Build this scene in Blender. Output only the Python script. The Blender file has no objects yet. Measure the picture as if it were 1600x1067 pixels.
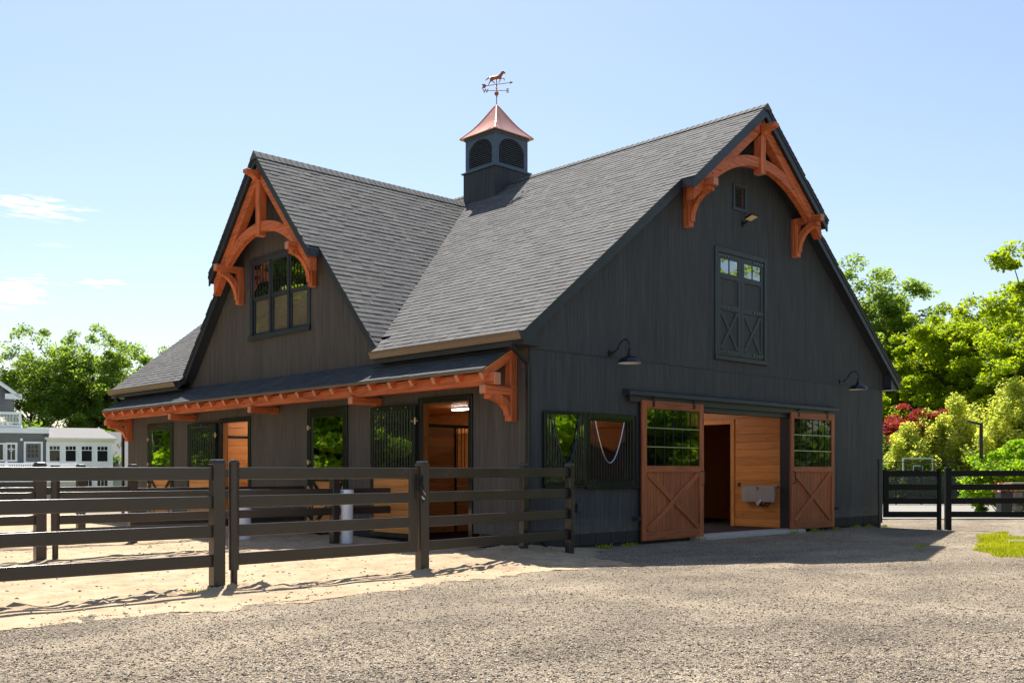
import bpy, bmesh, math, random
import numpy as np
from mathutils import Vector, Matrix, noise as mnoise
random.seed(7)
R = math.radians
sc = bpy.context.scene
COL = sc.collection

# ------------------------------------------------------------ camera, sky, sun, exposure
FPX = 1566.0
A0 = R(46.48)
FWD = Vector((math.cos(A0), math.sin(A0), 0)); RGT = Vector((math.sin(A0), -math.cos(A0), 0))
CAM = Vector((-11.4356, -11.6190, 1.31))
cd = bpy.data.cameras.new('camera'); cam = bpy.data.objects.new('camera', cd); COL.objects.link(cam)
cam.location = CAM
cam.rotation_euler = (R(90), 0, math.atan2(-FWD.x, FWD.y))
cd.sensor_width = 36; cd.lens = FPX / 1600 * 36; cd.shift_y = 0.1266
cd.clip_start = .1; cd.clip_end = 3000
sc.camera = cam

SUNV = Vector((.335, .52, 1)).normalized()          # towards the sun
SUN_EL = math.asin(SUNV.z); SUN_AZ = math.atan2(SUNV.x, SUNV.y)
w = bpy.data.worlds.new('World'); sc.world = w; w.use_nodes = True
wn, wl = w.node_tree.nodes, w.node_tree.links
wn.clear()
wo = wn.new('ShaderNodeOutputWorld'); bg = wn.new('ShaderNodeBackground'); sky = wn.new('ShaderNodeTexSky')
sky.sky_type = 'NISHITA'; sky.sun_disc = False
sky.sun_elevation = SUN_EL; sky.sun_rotation = SUN_AZ
sky.air_density = 1.25; sky.dust_density = 0.8; sky.ozone_density = 0.2
bg.inputs['Strength'].default_value = 0.069
# thin wisps of cloud low in the sky
tc = wn.new('ShaderNodeTexCoord')
def wmath(op, a, b=None):
    n = wn.new('ShaderNodeMath'); n.operation = op
    for i, v in enumerate((a, b)):
        if v is None: continue
        if isinstance(v, (int, float)): n.inputs[i].default_value = v
        else: wl.new(v, n.inputs[i])
    return n.outputs[0]
def sky_dir(px, py):
    d = FWD + RGT * ((px - 800) / FPX) + Vector((0, 0, (736 - py) / FPX)); return d.normalized()
mp = wn.new('ShaderNodeMapping'); wl.new(tc.outputs['Generated'], mp.inputs['Vector'])
mp.inputs['Scale'].default_value = (14, 14, 110)
nz = wn.new('ShaderNodeTexNoise'); wl.new(mp.outputs[0], nz.inputs['Vector'])
nz.inputs['Scale'].default_value = 2.2; nz.inputs['Detail'].default_value = 8; nz.inputs['Roughness'].default_value = .62
cover = None
for (px, py, rx, ry, k) in ((0, 455, 66, 30, .60), (45, 322, 95, 22, .36), (152, 441, 44, 11, .46), (72, 437, 46, 13, .36), (75, 384, 30, 7, .25)):
    d = sky_dir(px, py)
    vs = wn.new('ShaderNodeVectorMath'); vs.operation = 'SUBTRACT'; wl.new(tc.outputs['Generated'], vs.inputs[0]); vs.inputs[1].default_value = d
    def dot(v):
        n = wn.new('ShaderNodeVectorMath'); n.operation = 'DOT_PRODUCT'; wl.new(vs.outputs[0], n.inputs[0]); n.inputs[1].default_value = v
        return n.outputs['Value']
    ax = wmath('MULTIPLY', dot(RGT), FPX / rx); ay = wmath('MULTIPLY', dot(Vector((0, 0, 1))), FPX / ry); az = wmath('MULTIPLY', dot(FWD), 4)
    q = wmath('ADD', wmath('MULTIPLY', ax, ax), wmath('MULTIPLY', ay, ay)); q = wmath('ADD', q, wmath('MULTIPLY', az, az))
    m = wmath('MULTIPLY', wmath('MAXIMUM', wmath('SUBTRACT', 1.0, q), 0.0), k)
    cover = m if cover is None else wmath('MAXIMUM', cover, m)
cl = wmath('SUBTRACT', wmath('ADD', nz.outputs['Fac'], wmath('MULTIPLY', cover, .42)), .60)
cl = wmath('MULTIPLY', wmath('MAXIMUM', cl, 0), 4.5); cl = wmath('MINIMUM', wmath('MULTIPLY', cl, wmath('MINIMUM', wmath('MULTIPLY', cover, 3), 1)), .85)
mixc = wn.new('ShaderNodeMixRGB'); wl.new(cl, mixc.inputs[0]); tint = wn.new('ShaderNodeMixRGB'); tint.blend_type = 'MULTIPLY'; tint.inputs[0].default_value = 1; wl.new(sky.outputs[0], tint.inputs[1]); tint.inputs[2].default_value = (.995, 1.0, 1.06, 1); wl.new(tint.outputs[0], mixc.inputs[1]); mixc.inputs[2].default_value = (12.5, 12.8, 13, 1)
wl.new(mixc.outputs[0], bg.inputs['Color']); wl.new(bg.outputs[0], wo.inputs['Surface'])

sl = bpy.data.lights.new('sun', 'SUN'); sl.energy = 4.4; sl.angle = R(.53); sl.color = (1, .96, .885)
so = bpy.data.objects.new('sun', sl); COL.objects.link(so); so.location = (20, 30, 60)
so.rotation_euler = SUNV.to_track_quat('Z', 'Y').to_euler()
sc.view_settings.view_transform = 'Standard'; sc.view_settings.look = 'None'
sc.view_settings.exposure = 1.1; sc.view_settings.gamma = 1; sc.view_settings.use_curve_mapping = False
sc.cycles.max_bounces = 8; sc.cycles.diffuse_bounces = 4; sc.cycles.transparent_max_bounces = 12

# ------------------------------------------------------------ helpers: mesh building
ORG = {}
class MB:
    def __init__(s): s.v = []; s.f = []
    def poly(s, pts):
        n = len(s.v); s.v += [tuple(p) for p in pts]; s.f.append(tuple(range(n, n + len(pts)))); return s
    def box(s, x0, x1, y0, y1, z0, z1):
        return s.hexa([(x0,y0,z0),(x1,y0,z0),(x1,y1,z0),(x0,y1,z0),(x0,y0,z1),(x1,y0,z1),(x1,y1,z1),(x0,y1,z1)])
    def hexa(s, p):
        n = len(s.v); s.v += [tuple(q) for q in p]
        for f in ((3,2,1,0),(4,5,6,7),(0,1,5,4),(1,2,6,5),(2,3,7,6),(3,0,4,7)): s.f.append(tuple(n + i for i in f))
        return s
    def prism(s, pts, off):             # planar polygon extruded by vector off
        n = len(s.v); k = len(pts); off = Vector(off)
        s.v += [tuple(p) for p in pts] + [tuple(Vector(p) + off) for p in pts]
        s.f.append(tuple(range(n + k - 1, n - 1, -1))); s.f.append(tuple(range(n + k, n + 2 * k)))
        for i in range(k):
            j = (i + 1) % k; s.f.append((n + i, n + j, n + k + j, n + k + i))
        return s
    def beam(s, a, b, wd, ht, up=(0,0,1)):   # rectangular bar; ht measured along up
        a, b, up = Vector(a), Vector(b), Vector(up); d = (b - a).normalized()
        sd = d.cross(up).normalized(); u = sd.cross(d).normalized()
        h, q = u * ht / 2, sd * wd / 2
        return s.hexa([a - q - h, b - q - h, b + q - h, a + q - h, a - q + h, b - q + h, b + q + h, a + q + h])
    def tube(s, pts, r, n=8, caps=True):
        pts = [Vector(p) for p in pts]; rs = r if isinstance(r, (list, tuple)) else [r] * len(pts)
        base = len(s.v); prev = None
        for i, p in enumerate(pts):
            t = (pts[min(i + 1, len(pts) - 1)] - pts[max(i - 1, 0)]).normalized()
            if prev is None:
                ref = Vector((0, 0, 1)) if abs(t.z) < .9 else Vector((1, 0, 0)); e = t.cross(ref).normalized()
            else: e = (prev - t * prev.dot(t)).normalized()
            prev = e; g = t.cross(e)
            for k in range(n):
                an = 2 * math.pi * k / n; s.v.append(tuple(p + (e * math.cos(an) + g * math.sin(an)) * rs[i]))
        for i in range(len(pts) - 1):
            for k in range(n):
                k2 = (k + 1) % n; s.f.append((base + i*n + k, base + i*n + k2, base + (i+1)*n + k2, base + (i+1)*n + k))
        if caps:
            s.f.append(tuple(base + k for k in range(n - 1, -1, -1))); m = base + (len(pts) - 1) * n; s.f.append(tuple(m + k for k in range(n)))
        return s
    def lathe(s, prof, c, n=20):          # (r, z) profile about a vertical axis at c
        base = len(s.v); c = Vector(c)
        for (r, z) in prof:
            for k in range(n):
                an = 2 * math.pi * k / n; s.v.append((c.x + r * math.cos(an), c.y + r * math.sin(an), c.z + z))
        for i in range(len(prof) - 1):
            for k in range(n):
                k2 = (k + 1) % n; s.f.append((base + i*n + k, base + i*n + k2, base + (i+1)*n + k2, base + (i+1)*n + k))
        return s
    def arc(s, pts, wd, off):             # curved plank: centreline pts, width wd in the plane normal to off, extruded by off
        off = Vector(off); nrm = off.normalized(); pts = [Vector(p) for p in pts]; up, lo = [], []
        for i, p in enumerate(pts):
            t = (pts[min(i + 1, len(pts) - 1)] - pts[max(i - 1, 0)]).normalized(); q = nrm.cross(t) * wd / 2
            up.append(p + q); lo.append(p - q)
        for i in range(len(pts) - 1):
            s.hexa([lo[i], lo[i+1], lo[i+1] + off, lo[i] + off, up[i], up[i+1], up[i+1] + off, up[i] + off]) if False else None
        n = len(s.v); k = len(pts)
        for i in range(k): s.v += [tuple(lo[i]), tuple(up[i]), tuple(up[i] + off), tuple(lo[i] + off)]
        for i in range(k - 1):
            a, b = n + 4*i, n + 4*(i+1)
            for j in range(4): s.f.append((a + j, b + j, b + (j+1) % 4, a + (j+1) % 4))
        s.f.append((n, n+1, n+2, n+3)); e = n + 4*(k-1); s.f.append((e+3, e+2, e+1, e))
        return s
def link_mesh(name, me, mat, parent, c):
    o = bpy.data.objects.new(name, me); COL.objects.link(o)
    if mat: me.materials.append(mat) if not me.materials else None
    place(o, Matrix.Translation(Vector(c)), parent)
    return o
def place(o, m, parent):          # m: placement in the frame of the whole thing
    pm = ORG.get(parent.name, Matrix()) if parent else Matrix()
    if parent: o.parent = parent
    o.matrix_local = pm.inverted() @ m
    ORG[o.name] = m
def mk(name, mb, mat, parent=None, bevel=0, smooth=False, center=None, recalc=True, seg=1):
    V = np.array(mb.v, dtype=float)
    c = (V.min(0) + V.max(0)) / 2 if center is None else np.array(center, dtype=float)
    me = bpy.data.meshes.new(name); me.from_pydata((V - c).tolist(), [], mb.f)
    if recalc:
        bm = bmesh.new(); bm.from_mesh(me); bmesh.ops.recalc_face_normals(bm, faces=bm.faces); bm.to_mesh(me); bm.free()
    if smooth or seg > 1: me.shade_smooth()
    o = link_mesh(name, me, mat, parent, c)
    if bevel:
        b = o.modifiers.new('bevel', 'BEVEL'); b.width = bevel; b.segments = seg; b.limit_method = 'ANGLE'; b.harden_normals = seg > 1
    return o
def mkbeam(name, a, b, wd, ht, mat, parent, bevel=.006, up=(0,0,1), seg=1):
    """a timber whose own X axis runs along it (so the grain does too)"""
    a, b, up = Vector(a), Vector(b), Vector(up); d = b - a; L = d.length; d.normalize()
    sd = up.cross(d).normalized(); u = d.cross(sd).normalized()
    mb = MB().box(-L/2, L/2, -wd/2, wd/2, -ht/2, ht/2)
    o = mk(name, mb, mat, parent, bevel, center=(0,0,0), recalc=False, seg=seg)
    if mat.name.startswith('timber'): o.data.materials.append(M['end_grain']); o.data.polygons[3].material_index = 1; o.data.polygons[5].material_index = 1
    place(o, Matrix.Translation((a + b) / 2) @ Matrix((d, sd, u)).transposed().to_4x4(), parent)
    return o
def np_mesh(name, V, F, mat, parent=None, smooth=False):
    V = np.asarray(V, dtype=np.float32); F = np.asarray(F, dtype=np.int32); k = F.shape[1]
    me = bpy.data.meshes.new(name); me.vertices.add(len(V)); me.vertices.foreach_set('co', V.ravel())
    me.loops.add(F.size); me.loops.foreach_set('vertex_index', F.ravel())
    me.polygons.add(len(F)); me.polygons.foreach_set('loop_start', np.arange(0, F.size, k, dtype=np.int32))
    me.polygons.foreach_set('loop_total', np.full(len(F), k, dtype=np.int32))
    me.update(calc_edges=True); me.validate()
    if smooth: me.shade_smooth()
    return link_mesh(name, me, mat, parent, (0,0,0))
def thing(name, label, cat, loc=(0,0,0), rz=0, group=None):
    o = bpy.data.objects.new(name, None); COL.objects.link(o); o.location = loc; o.rotation_euler = (0,0,rz); o.empty_display_size = .3
    o['label'] = label; o['category'] = cat
    if group: o['group'] = group
    ORG[o.name] = Matrix()
    return o
def tag(o, label, cat, group=None):
    o['label'] = label; o['category'] = cat
    if group: o['group'] = group
    return o
def copy_tree(o, parent=None):
    c = o.copy(); COL.objects.link(c); ORG[c.name] = ORG.get(o.name, Matrix())
    if parent: c.parent = parent
    for ch in list(o.children): copy_tree(ch, c)
    return c

# ------------------------------------------------------------ helpers: materials
class NT:
    def __init__(s, name):
        s.m = bpy.data.materials.new(name); s.m.use_nodes = True; s.t = s.m.node_tree; s.n = s.t.nodes; s.l = s.t.links
        s.b = s.n['Principled BSDF']; s.out = s.n['Material Output']
    def new(s, t, **kw):
        n = s.n.new(t)
        for k, v in kw.items(): setattr(n, k, v)
        return n
    def set(s, sock, v):
        if isinstance(v, (int, float)): sock.default_value = v
        elif isinstance(v, tuple): sock.default_value = v if len(v) == 4 or sock.type == 'VECTOR' else (*v, 1)
        else: s.l.new(v, sock)
    def math(s, op, a, b=None, clamp=False):
        n = s.new('ShaderNodeMath', operation=op, use_clamp=clamp); s.set(n.inputs[0], a)
        if b is not None: s.set(n.inputs[1], b)
        return n.outputs[0]
    def obj(s, scale=(1,1,1), rnd=True):
        t = s.new('ShaderNodeTexCoord'); v = t.outputs['Object']
        if rnd:
            oi = s.new('ShaderNodeObjectInfo'); a = s.new('ShaderNodeVectorMath', operation='ADD'); s.l.new(v, a.inputs[0])
            k = s.new('ShaderNodeVectorMath', operation='SCALE'); k.inputs[0].default_value = (31.7, 17.3, 23.1); s.l.new(oi.outputs['Random'], k.inputs['Scale']); s.l.new(k.outputs[0], a.inputs[1]); v = a.outputs[0]
        return s.mapv(v, scale)
    def pos(s, scale=(1,1,1)):
        g = s.new('ShaderNodeNewGeometry'); return s.mapv(g.outputs['Position'], scale)
    def mapv(s, v, scale):
        m = s.new('ShaderNodeVectorMath', operation='MULTIPLY'); s.l.new(v, m.inputs[0]); m.inputs[1].default_value = scale; return m.outputs[0]
    def noise(s, v, scale, detail=4, rough=.55):
        n = s.new('ShaderNodeTexNoise'); s.l.new(v, n.inputs['Vector']); n.inputs['Scale'].default_value = scale; n.inputs['Detail'].default_value = detail; n.inputs['Roughness'].default_value = rough
        return n.outputs['Fac']
    def ramp(s, f, stops, interp='LINEAR'):
        r = s.new('ShaderNodeValToRGB'); s.l.new(f, r.inputs[0]); e = r.color_ramp.elements; r.color_ramp.interpolation = interp
        while len(e) < len(stops): e.new(.5)
        for i, (p, c) in enumerate(stops): e[i].position = p; e[i].color = (*c, 1) if len(c) == 3 else c
        return r.outputs[0]
    def mix(s, f, a, b, mode='MIX'):
        n = s.new('ShaderNodeMixRGB', blend_type=mode); s.set(n.inputs[0], f); s.set(n.inputs[1], a); s.set(n.inputs[2], b); return n.outputs[0]
    def bump(s, h, strength=.3, dist=.01, nrm=None):
        n = s.new('ShaderNodeBump'); n.inputs['Strength'].default_value = strength; n.inputs['Distance'].default_value = dist; s.l.new(h, n.inputs['Height'])
        if nrm: s.l.new(nrm, n.inputs['Normal'])
        return n.outputs[0]
    def rand(s):
        g = s.new('ShaderNodeNewGeometry'); oi = s.new('ShaderNodeObjectInfo')
        return s.math('FRACT', s.math('ADD', g.outputs['Random Per Island'], oi.outputs['Random']))
    def done(s, col=None, rough=None, nrm=None, metal=0, spec=None):
        if col is not None: s.set(s.b.inputs['Base Color'], col)
        if rough is not None: s.set(s.b.inputs['Roughness'], rough)
        if nrm is not None: s.l.new(nrm, s.b.inputs['Normal'])
        s.b.inputs['Metallic'].default_value = metal
        if spec is not None: s.b.inputs['Specular IOR Level'].default_value = spec
        return s.m
def sc_(c, k): return tuple(x * k for x in c)
def plain(name, c, rough=.5, var=.18, ns=8, bump=.15, metal=0, spec=.5):
    t = NT(name); v = t.obj(); n = t.noise(v, ns, 5); f = t.noise(v, ns * 14, 3)
    col = t.mix(n, sc_(c, 1 - var), sc_(c, 1 + var)); r = t.math('ADD', t.math('MULTIPLY', n, .16), rough - .08)
    return t.done(col, r, t.bump(f, bump, .004), metal, spec)
def wood(name, c, ax='x', rough=.55, contrast=.35, knots=True, sheen=.5):
    t = NT(name + '_' + ax); k = {'x': (.55, 9, 9), 'y': (9, .55, 9), 'z': (9, 9, .55)}[ax]
    v = t.obj(k); n = t.noise(v, 3.2, 7, .62); fine = t.noise(v, 16, 4, .6)
    col = t.ramp(n, [(.30, sc_(c, 1 - contrast)), (.5, c), (.72, sc_(c, 1 + contrast * .7))])
    col = t.mix(t.math('MULTIPLY', fine, .35), col, sc_(c, .55))
    ck = t.ramp(t.noise(t.obj({'x': (.35, 16, 16), 'y': (16, .35, 16), 'z': (16, 16, .35)}[ax]), 1.6, 3), [(.30, (1, 1, 1)), (.345, (0, 0, 0))]); col = t.mix(t.math('MULTIPLY', ck, .6), col, sc_(c, .22))
    oi = t.new('ShaderNodeObjectInfo'); col = t.mix(1, col, t.ramp(oi.outputs['Random'], [(0, (.82, .80, .78)), (1, (1.12, 1.12, 1.12))]), 'MULTIPLY')
    if knots:
        kv = t.obj({'x': (1, 2.6, 2.6), 'y': (2.6, 1, 2.6), 'z': (2.6, 2.6, 1)}[ax]); vo = t.new('ShaderNodeTexVoronoi'); t.l.new(kv, vo.inputs['Vector']); vo.inputs['Scale'].default_value = 2.1
        kn = t.ramp(vo.outputs['Distance'], [(.05, (1, 1, 1)), (.14, (0, 0, 0))]); col = t.mix(t.math('MULTIPLY', kn, .75), col, sc_(c, .28))
    return t.done(col, rough, t.bump(fine, .25, .004), 0, sheen)
WOODS = {}
def W(kind, ax):
    k = (kind, ax)
    if k not in WOODS:
        c, r, ct, kn = {'timber': ((.62, .15, .045), .58, .58, True), 'doorwood': ((.38, .102, .036), .5, .60, False), 'pine': ((.74, .29, .072), .5, .24, True)}[kind]
        WOODS[k] = wood(kind, c, ax, r, ct, kn)
    return WOODS[k]

def m_siding(name='stained_siding', tone=(1, 1, 1)):
    t = NT(name)
    g = t.new('ShaderNodeNewGeometry'); sx = t.new('ShaderNodeSeparateXYZ'); t.l.new(g.outputs['Position'], sx.inputs[0])
    u = t.math('ADD', sx.outputs['X'], sx.outputs['Y'])
    cb = t.new('ShaderNodeCombineXYZ'); t.l.new(u, cb.inputs[0]); t.l.new(sx.outputs['Z'], cb.inputs[2])
    oi = t.new('ShaderNodeObjectInfo'); t.l.new(t.math('MULTIPLY', oi.outputs['Random'], 40), cb.inputs[1])
    v = t.mapv(cb.outputs[0], (42, 1, .9)); st = t.noise(v, 1.3, 6, .68)
    v2 = t.mapv(cb.outputs[0], (7, 1, .55)); bl = t.noise(v2, 1.0, 4, .6)
    col = t.ramp(st, [(.26, (.030, .0325, .037)), (.5, (.054, .0575, .064)), (.66, (.074, .078, .085)), (.8, (.130, .134, .140))])
    col = t.mix(1, col, t.ramp(bl, [(.3, (.86, .86, .86)), (.75, (1.16, 1.15, 1.13))]), 'MULTIPLY')
    col = t.mix(1, col, t.ramp(oi.outputs['Random'], [(0, (.95, .95, .95)), (1, (1.06, 1.05, 1.04))]), 'MULTIPLY')
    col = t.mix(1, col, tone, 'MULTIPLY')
    sp = t.math('MULTIPLY', t.math('SUBTRACT', 1.0, t.math('MULTIPLY', sx.outputs['Z'], 1.25), True), t.noise(t.pos((1.6, 1.6, 3.5)), 2.2, 6, .7))
    col = t.mix(t.math('MULTIPLY', t.math('SUBTRACT', sp, .16, True), 1.5, True), col, (.20, .165, .125))
    # grooves milled every 20 cm
    fr = t.math('FRACT', t.math('MULTIPLY', u, 1 / .2032)); gr = t.math('LESS_THAN', t.math('ABSOLUTE', t.math('SUBTRACT', fr, .5)), .022)
    h = t.math('SUBTRACT', t.math('MULTIPLY', st, .35), t.math('MULTIPLY', gr, .30))
    return t.done(col, t.math('ADD', t.math('MULTIPLY', st, -.2), .80), t.bump(h, .35, .004), 0, .3)
def m_shingle(name='asphalt_shingle', k=(1, 1, 1)):
    t = NT(name); r = t.rand()
    col = t.ramp(r, [(0, (.104, .102, .100)), (.35, (.118, .115, .113)), (.75, (.129, .126, .123)), (1, (.146, .142, .138))])
    col = t.mix(1, col, k, 'MULTIPLY'); v = t.pos(); gr = t.noise(v, 240, 2, .7); bl = t.noise(v, .9, 4)
    col = t.mix(1, col, t.ramp(gr, [(.3, (.72, .72, .72)), (.7, (1.3, 1.29, 1.27))]), 'MULTIPLY')
    col = t.mix(1, col, t.ramp(bl, [(.3, (.88, .88, .9)), (.7, (1.1, 1.09, 1.06))]), 'MULTIPLY')
    return t.done(col, .9, t.bump(gr, .5, .004), 0, .25)
def m_glass(name='window_glass', refl=.32, tint=(.55, .6, .58), rough=.015):
    t = NT(name); gl = t.new('ShaderNodeBsdfGlossy'); gl.inputs['Roughness'].default_value = rough; gl.inputs['Color'].default_value = (.95, .97, .96, 1)
    tr = t.new('ShaderNodeBsdfTransparent'); tr.inputs['Color'].default_value = (*tint, 1)
    n = t.noise(t.pos(), 2.3, 2); bp = t.bump(n, .05, .02); t.l.new(bp, gl.inputs['Normal'])
    lw = t.new('ShaderNodeFresnel'); lw.inputs['IOR'].default_value = 1.5
    f = t.math('ADD', t.math('MULTIPLY', lw.outputs[0], .8 if refl > .04 else .35), refl, True)
    mx = t.new('ShaderNodeMixShader'); t.l.new(f, mx.inputs[0]); t.l.new(tr.outputs[0], mx.inputs[1]); t.l.new(gl.outputs[0], mx.inputs[2]); t.l.new(mx.outputs[0], t.out.inputs['Surface'])
    return t.m
def m_leaf(name, c1, c2, trans=.5):
    t = NT(name); r = t.rand(); col = t.mix(r, c1, c2)
    col = t.mix(1, col, t.ramp(t.noise(t.pos(), .8, 3), [(.3, (.8, .85, .8)), (.7, (1.15, 1.1, 1.1))]), 'MULTIPLY')
    d = t.b; t.l.new(col, d.inputs['Base Color']); d.inputs['Roughness'].default_value = .55; d.inputs['Specular IOR Level'].default_value = .3
    tl = t.new('ShaderNodeBsdfTranslucent'); t.l.new(t.mix(1, col, (1.35, 1.3, .6), 'MULTIPLY'), tl.inputs['Color'])
    mx = t.new('ShaderNodeMixShader'); mx.inputs[0].default_value = trans; t.l.new(d.outputs[0], mx.inputs[1]); t.l.new(tl.outputs[0], mx.inputs[2]); t.l.new(mx.outputs[0], t.out.inputs['Surface'])
    return t.m
def m_emit(name, c, s):
    t = NT(name); t.b.inputs['Emission Color'].default_value = (*c, 1); t.b.inputs['Emission Strength'].default_value = s; t.b.inputs['Base Color'].default_value = (.8, .8, .8, 1); return t.m
def m_ground(name, kind):
    t = NT(name); p = t.pos(); p2 = t.pos((1, 1, 0))
    if kind == 'gravel':
        v = t.new('ShaderNodeTexVoronoi'); t.l.new(p2, v.inputs['Vector']); v.inputs['Scale'].default_value = 105
        wn_ = t.new('ShaderNodeSeparateXYZ'); t.l.new(v.outputs['Color'], wn_.inputs[0])
        col = t.ramp(wn_.outputs[0], [(0, (.045, .037, .030)), (.28, (.17, .138, .105)), (.6, (.33, .268, .195)), (.88, (.51, .42, .30)), (1, (.74, .65, .52))])
        big = t.noise(t.pos((.55, .8, 0)), .9, 5, .6); dust = t.ramp(big, [(.44, (0, 0, 0)), (.68, (1, 1, 1))])
        fine = t.noise(p2, 9, 5, .7)
        f = t.math('MULTIPLY', dust, t.ramp(fine, [(.32, (.15, .15, .15)), (.62, (1, 1, 1))]))
        col = t.mix(t.math('MULTIPLY', f, .55), col, (.52, .435, .335))
        sx = t.new('ShaderNodeSeparateXYZ'); t.l.new(p, sx.inputs[0]); wob = t.math('MULTIPLY', t.math('SUBTRACT', big, .5), 1.6)
        for (cx_, cy_, r_, wd_) in ((14, -6.2, 15.7, .55), (14, -6.2, 17.2, .45), (-2, -22, 18.2, .5), (-2, -22, 19.6, .4)):      # wheel tracks, packed pale
            dv = t.new('ShaderNodeVectorMath', operation='DISTANCE'); t.l.new(p2, dv.inputs[0]); dv.inputs[1].default_value = (cx_, cy_, 0)
            q = t.math('ABSOLUTE', t.math('ADD', t.math('SUBTRACT', dv.outputs['Value'], r_), wob)); q = t.math('SUBTRACT', 1.0, t.math('MULTIPLY', q, 1 / wd_), True)
            col = t.mix(t.math('MULTIPLY', t.math('MULTIPLY', q, t.ramp(fine, [(.3, (.2, .2, .2)), (.62, (1, 1, 1))])), .55), col, (.52, .425, .31))
        dk = t.ramp(t.noise(t.pos((.5, .8, 0)), .7, 5, .62), [(.36, (.68, .66, .64)), (.60, (1.16, 1.12, 1.06))]); col = t.mix(1, col, dk, 'MULTIPLY')
        h = t.math('ADD', t.math('MULTIPLY', v.outputs['Distance'], -1), t.math('MULTIPLY', fine, .5))
        return t.done(col, .92, t.bump(h, .9, .02), 0, .2)
    if kind == 'sand':
        n = t.noise(p2, 3.0, 6, .65); f = t.noise(p2, 90, 3, .7); b = t.noise(p2, .45, 3)
        col = t.ramp(n, [(.28, (.37, .265, .165)), (.5, (.475, .355, .23)), (.72, (.55, .425, .285))])
        col = t.mix(1, col, t.ramp(f, [(.32, (.72, .7, .68)), (.6, (1.06, 1.06, 1.06))]), 'MULTIPLY')
        col = t.mix(1, col, t.ramp(b, [(.35, (.9, .88, .86)), (.65, (1.06, 1.06, 1.05))]), 'MULTIPLY')
        return t.done(col, .95, t.bump(t.math('ADD', t.math('MULTIPLY', f, .5), n), .5, .02), 0, .15)
    if kind == 'earth':
        n = t.noise(p2, .35, 6, .65); f = t.noise(p2, 8, 4)
        col = t.ramp(n, [(.35, (.055, .085, .022)), (.55, (.09, .115, .03)), (.72, (.16, .14, .07))]); col = t.mix(1, col, t.ramp(f, [(.3, (.7, .7, .7)), (.7, (1.25, 1.25, 1.2))]), 'MULTIPLY')
        ln = t.new('ShaderNodeVectorMath', operation='LENGTH'); sb = t.new('ShaderNodeVectorMath', operation='SUBTRACT'); t.l.new(p2, sb.inputs[0]); sb.inputs[1].default_value = (-5, -8, 0); t.l.new(sb.outputs[0], ln.inputs[0])
        yard = t.ramp(t.math('MULTIPLY', t.math('ADD', ln.outputs['Value'], t.math('MULTIPLY', n, 8)), 1 / 60), [(.58, (1, 1, 1)), (.66, (0, 0, 0))])
        col = t.mix(yard, col, t.mix(n, (.20, .16, .125), (.34, .275, .21)))
        return t.done(col, .95, t.bump(f, .6, .05), 0, .2)
    if kind == 'paving':
        n = t.noise(p2, .8, 6, .65); f = t.noise(p2, 40, 4)
        col = t.mix(n, (.22, .205, .18), (.34, .315, .28)); col = t.mix(1, col, t.ramp(f, [(.3, (.8, .8, .8)), (.7, (1.12, 1.12, 1.1))]), 'MULTIPLY')
        return t.done(col, .9, t.bump(f, .3, .01), 0, .25)

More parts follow.
